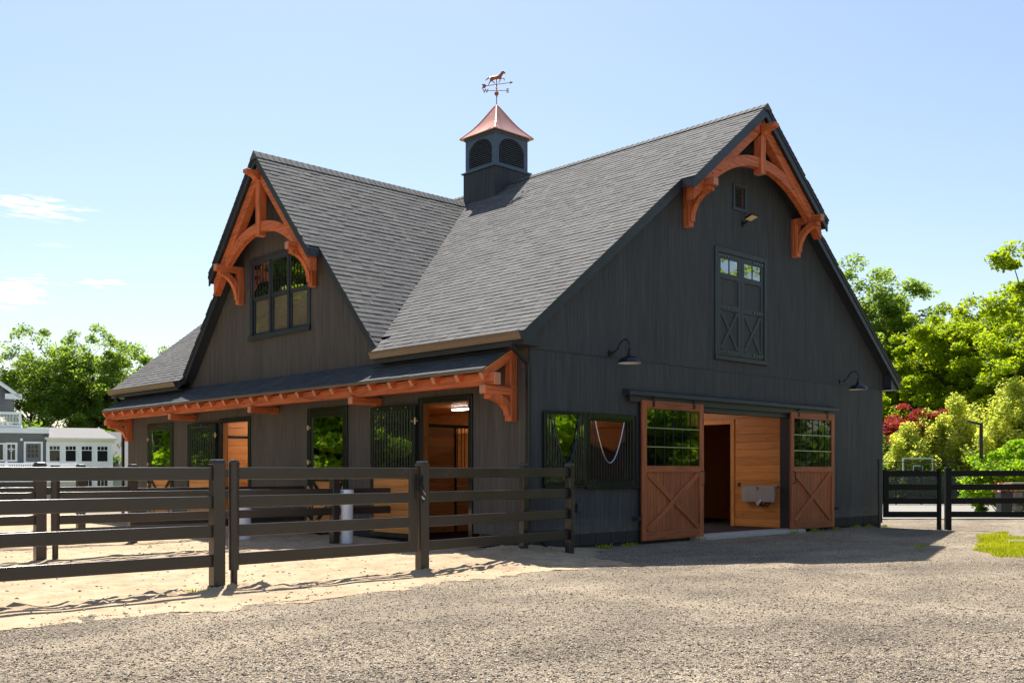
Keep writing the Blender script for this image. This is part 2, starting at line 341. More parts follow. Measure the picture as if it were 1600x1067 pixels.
M = dict(
    siding=m_siding(), siding_bounce_tint=m_siding('bounce_tinted_siding', (1.55, 1.28, 1.03)), shingle=m_shingle(), shingle_dark=m_shingle('dark_shingle', (.55, .62, .72)), glass=m_glass(), glass_mirror=m_glass('bright_glass', .42, (.4, .44, .42)), glass_clear=m_glass('clear_glass', .0, (.86, .9, .88), .02), glass_dull=m_glass('door_glass', .035, (.45, .50, .49), .02),  # sand bounce coloured into the side siding, shade into the canopy shingle
    end_grain=plain('cut_timber_end', (.52, .23, .14), .7, .2, 14, .2), trim=plain('black_trim', (.031, .036, .047), .42, .2, 5, .1), gloss=plain('black_enamel', (.018, .020, .018), .16, .15, 4, .03),
    metal=plain('black_metal', (.014, .014, .015), .38, .2, 10, .05), lampmetal=plain('lamp_enamel', (.012, .014, .02), .28, .15, 6, .02), lampwhite=plain('white_enamel', (.75, .74, .70), .35, .05, 6, .02),
    vinyl_black=plain('black_vinyl', (.010, .0095, .009), .55, .12, 6, .05, spec=.15), vinyl=plain('brown_vinyl', (.044, .035, .029), .24, .26, 2.5, .06), block=plain('painted_block', (.045, .043, .042), .85, .25, 7, .7, spec=.2),
    bronze=plain('bronze_gutter', (.17, .115, .075), .38, .08, 4, .03), zinc=plain('zinc_bolt', (.55, .55, .56), .35, .1, 9, .05, 1), brass=plain('brass_hinge', (.55, .42, .25), .35, .1, 9, .05, 1),
    copper=plain('copper_sheet', (.80, .36, .22), .30, .10, 3, .04, 1), oldcopper=plain('weathered_copper', (.42, .14, .06), .42, .3, 12, .1, .7),
    cupola=plain('cupola_paint', (.085, .115, .16), .5, .12, 6, .06), white=plain('white_paint', (.84, .84, .83), .55, .04, 4, .05), pvc=plain('white_pipe', (.78, .79, .82), .3, .04, 4, .02),
    cream=plain('cream_paint', (.72, .69, .58), .6, .05, 3, .05), concrete=plain('concrete', (.42, .41, .39), .9, .15, 6, .4, spec=.2), rubber=plain('rubber_mat', (.045, .045, .048), .8, .2, 8, .3, spec=.2),
    louvre=plain('louvre_slat', (.085, .088, .095), .6, .1, 6), greywall=plain('grey_shingle_wall', (.17, .17, .178), .8, .2, 6, .4, spec=.2), farroof=plain('grey_roof', (.25, .235, .225), .9, .2, 5, .6, spec=.2), shade=plain('window_shade', (.42, .28, .21), .8, .06, 3, .05, spec=.1),
    towel=plain('grey_towel', (.42, .37, .34), .95, .08, 14, .4, spec=.1), dark=plain('dark_leather', (.015, .013, .012), .5, .2, 8, .2), stone=plain('field_stone', (.24, .20, .16), .9, .35, 5, .8, spec=.2),
    bark=plain('bark', (.085, .065, .048), .95, .4, 6, .9, spec=.1), planter=plain('dark_planter', (.022, .021, .023), .5, .1, 5, .1), flood=plain('frosted_lens', (.85, .68, .38), .3, .08, 5, .02),
    leaf_maple=m_leaf('maple_leaf', (.20, .31, .012), (.37, .44, .02), .68), leaf_dark=m_leaf('dark_leaf', (.095, .185, .03), (.18, .27, .04), .66), leaf_mid=m_leaf('mid_leaf', (.17, .28, .055), (.28, .37, .075), .68),
    leaf_red=m_leaf('red_leaf', (.20, .018, .032), (.40, .06, .05), .55), leaf_gold=m_leaf('golden_leaf', (.42, .50, .08), (.64, .66, .20), .62), leaf_bright=m_leaf('bright_leaf', (.18, .36, .014), (.33, .46, .02), .62),
    grass=m_leaf('grass_blade', (.26, .33, .02), (.46, .46, .035), .55),
    gravel=m_ground('gravel', 'gravel'), sand=m_ground('sand', 'sand'), earth=m_ground('earth', 'earth'), paving=m_ground('paving', 'paving'),
    led=m_emit('lit_tube', (1, .93, .82), 24),
)

# ------------------------------------------------------------ ground
_rng = np.random.default_rng(3)
_lat = _rng.random((256, 256)).astype(np.float32)
def vnoise(x, y, s, ox=0.):
    x = np.asarray(x) / s + ox + 50; y = np.asarray(y) / s + ox * .7 + 50
    xi = np.floor(x).astype(int); yi = np.floor(y).astype(int); fx = x - xi; fy = y - yi
    fx = fx * fx * (3 - 2 * fx); fy = fy * fy * (3 - 2 * fy); xi %= 256; yi %= 256; x1 = (xi + 1) % 256; y1 = (yi + 1) % 256
    return (_lat[xi, yi] * (1 - fx) + _lat[x1, yi] * fx) * (1 - fy) + (_lat[xi, y1] * (1 - fx) + _lat[x1, y1] * fx) * fy - .5
def sstep(a, b, x):
    t = np.clip((np.asarray(x) - a) / (b - a), 0, 1); return t * t * (3 - 2 * t)
def gz(x, y):       # broad lie of the land
    return -.10 * sstep(10.5, 13.5, x) - 1.1 * sstep(24, 55, y) * sstep(8, -12, np.asarray(x) - .35 * np.asarray(y))
def grid(name, xs, ys, zf, mat, keep=None):
    X, Y = np.meshgrid(xs, ys, indexing='ij'); Z = zf(X, Y); V = np.stack([X, Y, Z], -1).reshape(-1, 3)
    nx, ny = X.shape; I = np.arange(nx * ny).reshape(nx, ny)
    F = np.stack([I[:-1, :-1], I[1:, :-1], I[1:, 1:], I[:-1, 1:]], -1).reshape(-1, 4)
    if keep is not None:
        K = keep(X, Y); kf = (K[:-1, :-1] | K[1:, :-1] | K[1:, 1:] | K[:-1, 1:]).reshape(-1); F = F[kf]
        u, inv = np.unique(F, return_inverse=True); V = V[u]; F = inv.reshape(-1, 4)
    o = np_mesh(name, V, F, mat, smooth=True); o['kind'] = 'structure'; return o
def spaced(lo, hi, far):
    s = [lo]; k = [hi]; st = 1.5
    a = [lo]
    while a[-1] > -far: a.append(a[-1] - st); st *= 1.25
    b = [hi]; st = 1.5
    while b[-1] < far: b.append(b[-1] + st); st *= 1.25
    return np.array(a[:0:-1] + list(np.arange(lo, hi, 1.5)) + b)
grid('ground', spaced(-30, 50, 1500), spaced(-30, 70, 1500), lambda x, y: gz(x, y) - .06 - .04 * (vnoise(x, y, 4) + .5), M['earth'])

# sand edge towards the drive: polyline, positive inside
EDGE = np.array([(-16, -2.55), (-10, -2.35), (-8.6, -2.3), (-6.8, -2.42), (-3.9, -2.22), (-2.2, -1.85), (-1.4, -1.95), (-.75, -2.35), (-.35, -2.25), (-.2, -1.7), (.1, -1.25), (.45, -.9), (.5, -.55), (1.2, -.2), (1.6, 0.4)])
def sand_in(x, y):
    e = np.interp(x, EDGE[:, 0], EDGE[:, 1], left=-2.55, right=3)
    return (y - e) + .30 * vnoise(x, y, .75) + .26 * vnoise(x, y, .22, 7) + .14 * vnoise(x, y, .08, 3)
def rut(x, y): return .012 * vnoise(x, y, 2.2, 2) + .010 * vnoise(x, y, .5, 4) + .012 * vnoise(x, y, .12, 9) + .006 * vnoise(x, y, .05, 5)
def gravel_z(x, y): return gz(x, y) + rut(x, y) - .012
_hf = np.random.default_rng(12); HOOF = np.stack([-9.5 + 9.3 * _hf.random(420), -1.7 + 6.5 * _hf.random(420) ** 1.3, .05 + .05 * _hf.random(420), .008 + .018 * _hf.random(420)], -1)
def hoofs(x, y):      # trodden prints: a dip with a pushed up rim
    z = np.zeros_like(x, dtype=float)
    if z.ndim < 2: return z
    xs, ys = x[:, 0], y[0]
    for hx_, hy_, r, d in HOOF:
        i0, i1 = np.searchsorted(xs, (hx_ - 3 * r, hx_ + 3 * r)); j0, j1 = np.searchsorted(ys, (hy_ - 3 * r, hy_ + 3 * r))
        if i1 <= i0 or j1 <= j0: continue
        q = ((x[i0:i1, j0:j1] - hx_) ** 2 + (y[i0:i1, j0:j1] - hy_) ** 2) / r ** 2; z[i0:i1, j0:j1] += d * (.9 * np.exp(-((np.sqrt(q) - 1.5) / .55) ** 2) - 1.2 * np.exp(-q))
    return z
def sand_z(x, y):
    s = sand_in(x, y)
    mound = .13 * np.exp(-(((x + .35) / .9) ** 2 + ((y + .25) / .45) ** 2)) + .05 * np.exp(-(((x + 2.0) / .7) ** 2 + ((y + .3) / .5) ** 2))
    b = .055 * vnoise(x, y, 1.3, 3) + .050 * vnoise(x, y, .42, 6) + .022 * vnoise(x, y, .17, 8) + .012 * vnoise(x, y, .07, 1)
    near = sstep(0, 1.2, s)
    return gz(x, y) + .030 * np.clip(s, -1, 1) / (1 + np.abs(s)) + b * (.35 + .65 * near) * .6 + mound + hoofs(x, y)
gx = np.concatenate([np.arange(-13, 16, .075), np.arange(16, 32, .3)]); gy = np.concatenate([np.arange(-13, -9, .2), np.arange(-9, 1.0, .075), np.arange(1.0, 9, .25)])
def dwin(x, y):      # keep what the view can reach, with a margin
    rx, ry = x - CAM.x, y - CAM.y; d = rx * FWD.x + ry * FWD.y; l = rx * RGT.x + ry * RGT.y
    return (d > 1.5) & (np.abs(l) < d * .9 + 5)
grid('gravel_drive', gx, gy, gravel_z, M['gravel'], lambda x, y: dwin(x, y) & (sand_in(x, y) < .45) & ~((x > .15) & (x < 12.0) & (y > .15)) & (y < 8 - .25 * (x - 12)))
grid('sand_paddock', np.concatenate([np.arange(-14, -10, .1), np.arange(-10, 1.7, .045)]), np.concatenate([np.arange(-3, 3, .045), np.arange(3, 24, .14)]), sand_z, M['sand'], lambda x, y: (sand_in(x, y) > -.35) & ~((x > .12) & (y > .12)))
# paved court apron beyond the side fence
mb = MB()
o_ = CAM + FWD * 29.5; apr = [o_ + RGT * 9, o_ + RGT * 30, o_ + RGT * 34 + FWD * 13, o_ + RGT * 11 + FWD * 13]
mk('pavement', MB().prism([(p.x, p.y, -.13) for p in apr], (0, 0, .05)), M['paving'])['kind'] = 'structure'

def stones(name, n, zf, sampler, smin, smax, mat, seed, flat=.6):
    rg = np.random.default_rng(seed); P = sampler(rg, n); n = len(P)
    base = np.array([(1,0,0),(0,1,0),(-1,0,0),(0,-1,0),(0,0,1),(0,0,-1)], float); T = np.array([(0,1,4),(1,2,4),(2,3,4),(3,0,4),(1,0,5),(2,1,5),(3,2,5),(0,3,5)])
    s = smin + (smax - smin) * rg.random(n) ** 2.6
    V = base[None] * (s[:, None, None] * (.65 + .7 * rg.random((n, 6, 1)))); V[:, :, 2] *= flat
    a = rg.random(n) * 6.28; c, sn = np.cos(a)[:, None], np.sin(a)[:, None]; x, y = V[:, :, 0].copy(), V[:, :, 1].copy(); V[:, :, 0] = x * c - y * sn; V[:, :, 1] = x * sn + y * c
    tl = (rg.random((n, 1)) - .5) * .8; V[:, :, 2] += V[:, :, 0] * tl
    V += np.stack([P[:, 0], P[:, 1], zf(P[:, 0], P[:, 1]) + s * flat * .25], -1)[:, None]
    F = (T[None] + (np.arange(n) * 6)[:, None, None]).reshape(-1, 3)
    o = np_mesh(name, V.reshape(-1, 3), F, mat); o['kind'] = 'stuff'; return o
def drive_pts(rg, n):
    d = 5.6 / (1 - rg.random(n) * (1 - 5.6 / 24)); l = (rg.random(n) * 2 - 1) * (d * .54 + .3)
    x = CAM.x + FWD.x * d + RGT.x * l; y = CAM.y + FWD.y * d + RGT.y * l
    k = (sand_in(x, y) < .05 + .5 * rg.random(n) ** 6) & ~((x > -.1) & (x < 12.3) & (y > -.05)) & (y < 3); return np.stack([x[k], y[k]], -1)
def m_stone():
    t = NT('gravel_stone'); r = t.rand()
    col = t.ramp(r, [(0, (.06, .050, .041)), (.2, (.15, .122, .094)), (.6, (.30, .245, .18)), (.88, (.47, .385, .28)), (1, (.74, .66, .55))]); return t.done(col, .85, None, 0, .3)
M['gstone'] = m_stone()
stones('gravel_stones', 130000, gravel_z, drive_pts, .003, .0130, M['gstone'], 5)
def sand_pts(rg, n):
    x = -10 + 10.4 * rg.random(n); y = -2.6 + 9 * rg.random(n) ** 1.4; k = sand_in(x, y) > -.2; return np.stack([x[k], y[k]], -1)
def m_clod():
    t = NT('sand_clod'); return t.done(t.ramp(t.rand(), [(0, (.26, .20, .14)), (.25, (.46, .37, .27)), (1, (.58, .48, .36))]), .95, None, 0, .1)
stones('sand_clods', 3000, sand_z, sand_pts, .004, .026, m_clod(), 9, .7)

def blades(name, n, sampler, zf, h0, h1, mat, seed, wd=.006):
    rg = np.random.default_rng(seed); P = sampler(rg, n); n = len(P); a = rg.random(n) * 6.28; h = h0 + (h1 - h0) * rg.random(n); ln = .5 * h * rg.random(n); b = rg.random(n) * 6.28
    z = zf(P[:, 0], P[:, 1]); V = np.zeros((n, 4, 3)); cx, cy = np.cos(a) * wd, np.sin(a) * wd
    for i, (s, f) in enumerate(((-1, 0), (1, 0), (.7, .6), (-.7, .6))):
        V[:, i] = np.stack([P[:, 0] + cx * s + np.cos(b) * ln * f * f, P[:, 1] + cy * s + np.sin(b) * ln * f * f, z + h * f], -1)
    tip = np.stack([P[:, 0] + np.cos(b) * ln, P[:, 1] + np.sin(b) * ln, z + h], -1); V = np.concatenate([V, tip[:, None]], 1)
    I = (np.arange(n) * 5)[:, None]; F = np.concatenate([I + np.array([[0, 1, 2]]), I + np.array([[0, 2, 3]]), I + np.array([[3, 2, 4]])])
    o = np_mesh(name, V.reshape(-1, 3), F, mat); o['kind'] = 'stuff'; return o
LAWN = [(10.0, -3.2), (7.3, -4.35), (5.6, -5.0), (4.7, -5.75), (5.3, -7.2), (9.5, -6.5), (13.5, -4.4), (12.6, -3.15)]
def in_poly(x, y, poly):
    r = np.zeros(x.shape, bool); n = len(poly)
    for i in range(n):
        (x0, y0), (x1, y1) = poly[i], poly[(i + 1) % n]; c = ((y0 > y) != (y1 > y)) & (x < (x1 - x0) * (y - y0) / (y1 - y0 + 1e-9) + x0); r ^= c
    return r
def lawn_pts(rg, n):
    x = 4.3 + 9.6 * rg.random(n); y = -7.4 + 4.6 * rg.random(n); k = in_poly(x + .5 * vnoise(x, y, .5), y + .4 * vnoise(x, y, .4, 3), LAWN) & (vnoise(x, y, .35, 11) > -.34); return np.stack([x[k], y[k]], -1)
blades('lawn_grass', 90000, lawn_pts, gravel_z, .02, .065, M['grass'], 4)
def weed_pts(rg, n):
    C_ = np.array([(-6.5, -1.5), (-6.48, -1.55), (2.35, -.12), (4.45, -.2), (4.55, -.16), (7.7, -.22), (8.7, -.14), (9.6, -.16), (10.6, -.12), (12.1, -.1), (1.7, -.1), (11.3, -.1), (5.6, -3.9)])
    i = rg.integers(0, len(C_), n); return C_[i] + rg.normal(0, .05, (n, 2)) * np.array([2.0, .6])
blades('weed_tufts', 700, weed_pts, lambda x, y: gravel_z(x, y) + .01, .02, .075, M['grass'], 6, .008)

# ------------------------------------------------------------ the barn
BW, BL = 12.19, 15.9
RZ, RS, RX = 8.65, .785, 6.095          # main ridge height, pitch, centre
DZ, DS, DY = 8.20, 1.12, 7.90           # cross gable ridge
def zmain(x): return RZ - RS * abs(x - RX)
def zcross(y): return DZ - DS * abs(y - DY)
barn = thing('barn', 'large black stained horse barn with copper cupola, orange timber brackets and open sliding doors', 'barn')

def wall_polys(u0, u1, zb, zt, holes, brk=()):
    """strips of a wall in (u, z), holes cut out; zt is a function of u"""
    us = sorted(set([u0, u1] + [b for b in brk if u0 < b < u1] + [h for q in holes for h in q[:2] if u0 < h < u1])); out = []
    for a, b in zip(us, us[1:]):
        m = (a + b) / 2; cuts = sorted((q[2], q[3]) for q in holes if q[0] < m < q[1]); z = zb
        for (c0, c1) in cuts:
            if c0 > z: out.append((a, b, z, c0, c0))
            z = max(z, c1)
        ta, tb = zt(a) - z, zt(b) - z
        if ta <= 0 and tb <= 0: continue
        if ta < 0: a = a + (b - a) * (-ta) / (tb - ta)
        if tb < 0: b = a + (b - a) * ta / (ta - tb)
        if b - a > .004: out.append((a, b, z, max(zt(a), z), max(zt(b), z)))
    return out
def add_wall(mb, polys, plane, d0, d1):
    for (a, b, z, ta, tb) in polys:
        c = [(a, z), (b, z), (b, max(tb, z + .001)), (a, max(ta, z + .001))]
        if plane == 'y': mb.prism([(u, d0, h) for u, h in c], (0, d1 - d0, 0))
        else: mb.prism([(d0, u, h) for u, h in c], (d1 - d0, 0, 0))
    return mb
HOLE_G = [(1.44, 2.58, 1.14, 2.22), (4.2, 8.2, 0, 2.52), (5.2, 6.88, 3.62, 5.66), (5.8, 6.16, 6.66, 7.08)]
HOLE_S = [(1.49, 2.80, 0, 2.55), (5.28, 6.56, 0, 2.52), (9.17, 10.45, 0, 2.46), (13.16, 14.49, 0, 2.46), (6.66, 8.98, 4.38, 6.02)]
gable_top = lambda x: zmain(x) - .16
side_top = lambda y: max(min(zcross(y) - .2, 99), 3.56)
side_brk = [DY] + [DY + q * (DZ - .2 - z_) / DS for q in (-1, 1) for z_ in (3.56, 5.4, 5.404)]
gwall = mk('gable_wall', add_wall(MB(), wall_polys(0.02, BW - .02, .24, gable_top, HOLE_G, [RX]), 'y', .022, .14), W('pine', 'x'), barn)
swall = mk('side_wall', add_wall(MB(), wall_polys(.15, BL, .24, side_top, HOLE_S, side_brk), 'x', .022, .14), W('pine', 'y'), barn)
def panels(parent, plane, u0, u1, z0, z1, holes, brk, top):
    k = 0; n = round((u1 - u0) / 1.2192)
    for i in range(n):
        a = u0 + (u1 - u0) * i / n + .0025; b = u0 + (u1 - u0) * (i + 1) / n - .0025
        ps = wall_polys(a, b, z0, (lambda u: min(z1, top(u))), holes, brk)
        if not ps: continue
        dd = random.uniform(0, .0025)
        grp = []
        for p in ps:                      # pieces that touch stay one sheet
            for g in grp:
                if any(abs(p[0] - q[1]) < 1e-6 and p[2] < max(q[3:]) and q[2] < max(p[3:]) or (p[0] == q[0] and (abs(p[2] - q[3]) < 1e-6)) for q in g): g.append(p); break
            else: grp.append([p])
        for g in grp: mk('siding_panel', add_wall(MB(), g, plane, -.002 - dd, .020), M['siding' if plane == 'y' else 'siding_bounce_tint'], parent)
zf1 = 3.305
def gbrk(zc): d = (RZ - .16 - zc) / RS; return [RX, RX - d, RX + d]
panels(gwall, 'y', -.002, BW, .24, zf1, HOLE_G, [RX], gable_top)
panels(gwall, 'y', -.002, BW, zf1 + .012, 99, HOLE_G, [RX], gable_top)
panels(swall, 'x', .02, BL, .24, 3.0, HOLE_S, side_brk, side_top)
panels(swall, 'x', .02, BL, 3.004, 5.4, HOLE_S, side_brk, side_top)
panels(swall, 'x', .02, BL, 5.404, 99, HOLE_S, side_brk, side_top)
mk('flashing', MB().box(-.004, BW, -.014, .02, zf1 + .001, zf1 + .011), M['trim'], gwall)
mk('corner_board', MB().box(-.02, .0, -.02, .02, .24, 3.5), M['trim'], swall)
# far and hidden walls
mk('rear_wall', MB().prism([(.02, BL, .0), (BW - .02, BL, 0), (BW - .02, BL, zmain(BW) - .2), (RX, BL, RZ - .25), (.02, BL, zmain(0) - .2)], (0, -.12, 0)), M['siding'], barn)
mk('side_wall', MB().box(BW - .14, BW - .002, .15, BL - .13, 0, 3.6), M['siding'], barn)
# foundation blocks
fnd = mk('foundation', MB().box(.05, BW - .03, .03, .2, -.3, .04).box(.03, .2, .19, BL, -.3, .04), M['block'], barn)
bl = None
def block(x, y, z, lx, ly):
    global bl
    key = (lx > ly)
    o = mk('foundation_block', MB().box(x, x + lx, y, y + ly, z - .2, z), M['block'], fnd, .006)
x = 0.0
while x < BW - .1:
    e = min(x + .4, BW)
    for (a, b) in ((x, min(e, 4.3)), (max(x, 8.2), e)):
        if b - a > .05:
            block(a + .004, random.uniform(-.006, .0), .238, b - a - .008, .2)
    x += .4
y = .02
while y < BL - .1:
    e = min(y + .4, BL)
    m = (y + e) / 2
    if not any(q[0] - .1 < m < q[1] + .1 and q[2] == 0 for q in HOLE_S): block(random.uniform(-.006, .0), y + .004, .238, .2, e - y - .008)
    y += .4
mk('door_sill', MB().box(4.35, 8.2, -.22, .35, -.1, .055), M['concrete'], barn, .01)

# roof decks (slabs under the shingles)
OV, OVF, OVK = .38, .22, .53            # eave overhang, rake overhang, rake overhang at the peak
KX = 2.42                               # half width of the projecting peak
KD = 2.12
def slopes(mb, z0, ax, parts, th=.16):
    pass
def slab_main(mb, x0, x1, y0, y1, dz=0., th=.15):
    z0, z1 = zmain(x0) - dz, zmain(x1) - dz
    mb.hexa([(x0,y0,z0-th),(x1,y0,z1-th),(x1,y1,z1-th),(x0,y1,z0-th),(x0,y0,z0),(x1,y0,z1),(x1,y1,z1),(x0,y1,z0)]); return mb
def slab_cross(mb, y0, y1, x0, x1, dz=0., th=.15):
    z0, z1 = zcross(y0) - dz, zcross(y1) - dz
    mb.hexa([(x0,y0,z0-th),(x1,y0,z0-th),(x1,y1,z1-th),(x0,y1,z1-th),(x0,y0,z0),(x1,y0,z0),(x1,y1,z1),(x0,y1,z1)]); return mb
YN, YF = DY - 4.02, DY + 4.02           # where the cross gable meets the eaves
mb = MB()
def xz(z, y): return RX - (RZ - z) / RS
# main slope facing the paddock, split by the cross gable; the far slope whole
yv0 = DY - (DZ - zmain(0.14)) / DS
slab_main(mb, -OV, RX, -OVF + .004, YN + .03, .03)
slab_main(mb, .16, RX, YN + .03, YF - .03, .03)
slab_main(mb, -OV, RX, YF - .03, BL + OVF, .03)
slab_main(mb, RX, BW + OV, -OVF + .004, BL + OVF, .03)
slab_main(mb, RX - KX, RX, -OVK + .004, -OVF + .004, .03); slab_main(mb, RX, RX + KX, -OVK + .004, -OVF + .004, .03)
roof = mk('roof', mb, M['trim'], barn)
mb = MB()
slab_cross(mb, YN, DY, -OVF + .004, 5.3, .03); slab_cross(mb, DY, YF, -OVF + .004, 5.3, .03)
slab_cross(mb, DY - KD, DY, -OVK + .004, -OVF + .004, .03); slab_cross(mb, DY, DY + KD, -OVK + .004, -OVF + .004, .03)
droof = mk('dormer_roof', mb, M['trim'], barn)
# rake boards (fascia)
def rake(parent, pts, nrm, wd=.23, th=.035):
    for a, b in pts:
        a, b = Vector(a), Vector(b); n = Vector(nrm) * th
        mk('fascia_board', MB().prism([a, b, b + Vector((0, 0, -wd)), a + Vector((0, 0, -wd))], n), M['trim'], parent)
        t1 = Vector((0, 0, .0)); t2 = Vector((0, 0, -.07))
        mk('rake_trim', MB().prism([a + n + t1, b + n + t1, b + n + t2, a + n + t2], Vector(nrm) * .018), M['trim'], parent)
fy = -OVF; ky = -OVK
P_ = lambda x, y: (x, y, zmain(x) - .014)
rake(roof, [(P_(-OV, fy), P_(RX - KX, fy)), (P_(RX + KX, fy), P_(BW + OV, fy))], (0, -1, 0))
rake(roof, [(P_(RX - KX, ky), P_(RX, ky)), (P_(RX, ky), P_(RX + KX, ky))], (0, -1, 0))
Q_ = lambda y, x: (x, y, zcross(y) - .014)
rake(droof, [(Q_(YN, -OVF), Q_(DY - KD, -OVF)), (Q_(DY + KD, -OVF), Q_(YF, -OVF))], (-1, 0, 0))
rake(droof, [(Q_(DY - KD, -OVK), Q_(DY, -OVK)), (Q_(DY, -OVK), Q_(DY + KD, -OVK))], (-1, 0, 0))
# eaves: boxed soffit, fascia, gutter
ze = zmain(-OV)
def eave(y0, y1):
    mk('soffit', MB().box(-OV + .03, -.004, y0, y1, ze - .245, ze - .215), M['trim'], roof)
    mk('fascia_board', MB().box(-OV, -OV + .03, y0, y1, ze - .25, ze - .03), M['trim'], roof)
    prof = [(-OV - .004, ze - .035), (-OV - .125, ze - .035), (-OV - .125, ze - .07), (-OV - .105, ze - .10), (-OV - .075, ze - .165), (-OV - .004, ze - .165)]
    g = mk('gutter', MB().prism([(x, y0 - .01, z) for x, z in prof], (0, y1 - y0 + .02, 0)), M['bronze'], barn)
    mk('end_cap', MB().prism([(x * 1.0, y0 - .016, z) for x, z in prof], (0, .005, 0)), M['trim'], g)
eave(-OVF - .03, YN - .10); eave(YF + .1, BL + OVF)
mk('soffit', MB().box(BW + .004, BW + OV, -OVF, BL + OVF, ze - .26, ze - .215), M['trim'], roof)
for x0, x1 in ((-OV, -.004), (BW + .004, BW + OV)):          # boxed eave returns on the gable
    mk('eave_return', MB().prism([(x0, -OVF + .002, ze - .25), (x1, -OVF + .002, ze - .25), (x1, -OVF + .002, zmain(x1) - .18), (x0, -OVF + .002, zmain(x0) - .18)], (0, OVF - .02, 0)), M['trim'], roof)
def downspout(pts, parent=barn):
    mb = MB()
    for a, b in zip(pts, pts[1:]): mb.beam(a, b, .085, .065, (1, 0, 0) if abs(Vector(b).z - Vector(a).z) > .9 else (0, 0, 1))
    return mk('downspout', mb, M['metal'], parent, .01)
downspout([(-.45, -.02, ze - .15), (-.45, -.02, ze - .24), (-.06, -.02, ze - .52), (-.06, -.02, .1)])
downspout([(-.45, BL - .3, ze - .15), (-.45, BL - .3, ze - .24), (-.12, BL + .06, ze - .5), (-.12, BL + .06, .1)])

# shingles
def tab_mesh(wd, ht, th):
    # lower edge lifted: wedge with square butt
    v = [(-wd/2, 0, 0), (wd/2, 0, 0), (wd/2, 0, th), (-wd/2, 0, th), (wd/2, ht, .002), (-wd/2, ht, .002)]
    return v, [(0, 1, 2, 3), (3, 2, 4, 5), (1, 4, 2), (0, 3, 5)]
VAR = [(.15, .010), (.19, .016), (.23, .011), (.26, .016), (.29, .013), (.17, .014)]
EXP = .140
TABS = []
for wd, th in VAR:
    v, f = tab_mesh(wd - .004, EXP + .03, th); me = bpy.data.meshes.new('shingle'); me.from_pydata(v, [], f); me.materials.append(M['shingle']); TABS.append(me)
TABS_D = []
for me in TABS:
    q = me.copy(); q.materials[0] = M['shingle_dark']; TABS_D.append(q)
def shingle_slope(parent, org, ea, es, la, ls, keep, maxind, seed, exp=EXP, lo=None, dark=False):
    """org: eave corner; ea along the eave, es up the slope"""
    rg = random.Random(seed); org, ea, es = Vector(org), Vector(ea).normalized(), Vector(es).normalized(); en = ea.cross(es)
    if en.z < 0: en = -en
    flip = ea.cross(es).z < 0
    rot = Matrix((ea, es, en)).transposed()
    L = []; n = int(ls / exp)
    for i in range(n):
        s = i * exp; a = -rg.random() * .25; l0 = lo(s) if lo else 0
        while a < la:
            k = rg.randrange(len(VAR)); wd = VAR[k][0]; c = a + wd / 2
            if a < l0 or a + wd > la:
                a0, a1 = max(a, l0), min(a + wd, la)
                if a1 - a0 > .03: L.append(((a0 + a1) / 2, s, k, (a1 - a0) / wd))
            else: L.append((c, s, k, 1.0))
            a += wd
    L = [(org + ea * c + es * s, k, q) for (c, s, k, q) in L]; L = [t for t in L if keep(t[0])]
    L.sort(key=lambda t: (t[0] - CAM).length)
    ind = [t for t in L if dview(t[0])][:maxind]; ids = set(map(id, ind)); rest = [t for t in L if id(t) not in ids]
    for p, k, q in ind:
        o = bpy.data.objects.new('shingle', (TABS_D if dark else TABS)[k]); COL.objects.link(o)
        place(o, Matrix.Translation(p) @ rot.to_4x4() @ Matrix.Diagonal((q, 1, 1, 1)), parent)
    V, F3, F4 = [], [], []
    mb = MB()
    for p, k, q in rest:
        wd, th = VAR[k]; v, f = tab_mesh((wd - .004) * q, exp + .03, th); b = len(mb.v)
        mb.v += [tuple(p + rot @ Vector(c)) for c in v]; mb.f += [tuple(b + i for i in fc) for fc in f]
    if rest:
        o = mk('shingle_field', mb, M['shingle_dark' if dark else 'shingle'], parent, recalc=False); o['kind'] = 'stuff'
def dview(p):
    r = p - CAM; d = r.dot(FWD); l = r.dot(RGT); return d > 0 and abs(l) < d * .511
hl = math.hypot(1, RS); hc = math.hypot(1, DS)
# the slope facing the paddock, its projecting peak strip included
def keep_main(p):
    if YN < p.y < YF and (zcross(p.y) > zmain(p.x) + .12 or p.x < .0): return False
    return True
shingle_slope(roof, (-OV - .03, -OVK - .07, zmain(-OV - .03) - .012), (0, 1, 0), (1, 0, RS), BL + OVF + OVK + .05, (RX + OV + .03) * hl - .02, keep_main, 300, 1, lo=lambda s: 0 if s > (RX - KX + OV + .03) * hl - .02 else OVK - OVF)
shingle_slope(roof, (BW + OV + .03, -OVK - .07, zmain(BW + OV + .03) - .012), (0, 1, 0), (-1, 0, RS), BL + OVF + OVK + .05, (RX + OV + .03) * hl - .02, lambda p: True, 0, 2, lo=lambda s: 0 if s > (RX - KX + OV + .03) * hl - .02 else OVK - OVF)
lc = lambda s: 0 if s > (4.04 - KD) * hc - .02 else OVK - OVF
def keep_c(p):
    return zmain(p.x) < zcross(p.y) + .12
shingle_slope(droof, (-OVK - .07, YN - .02, zcross(YN - .02) - .012), (1, 0, 0), (0, 1, DS), 6.1, 4.04 * hc - .02, keep_c, 300, 3, lo=lc)
shingle_slope(droof, (-OVK - .07, YF + .02, zcross(YF + .02) - .012), (1, 0, 0), (0, -1, DS), 6.1, 4.04 * hc - .02, keep_c, 0, 4, lo=lc)
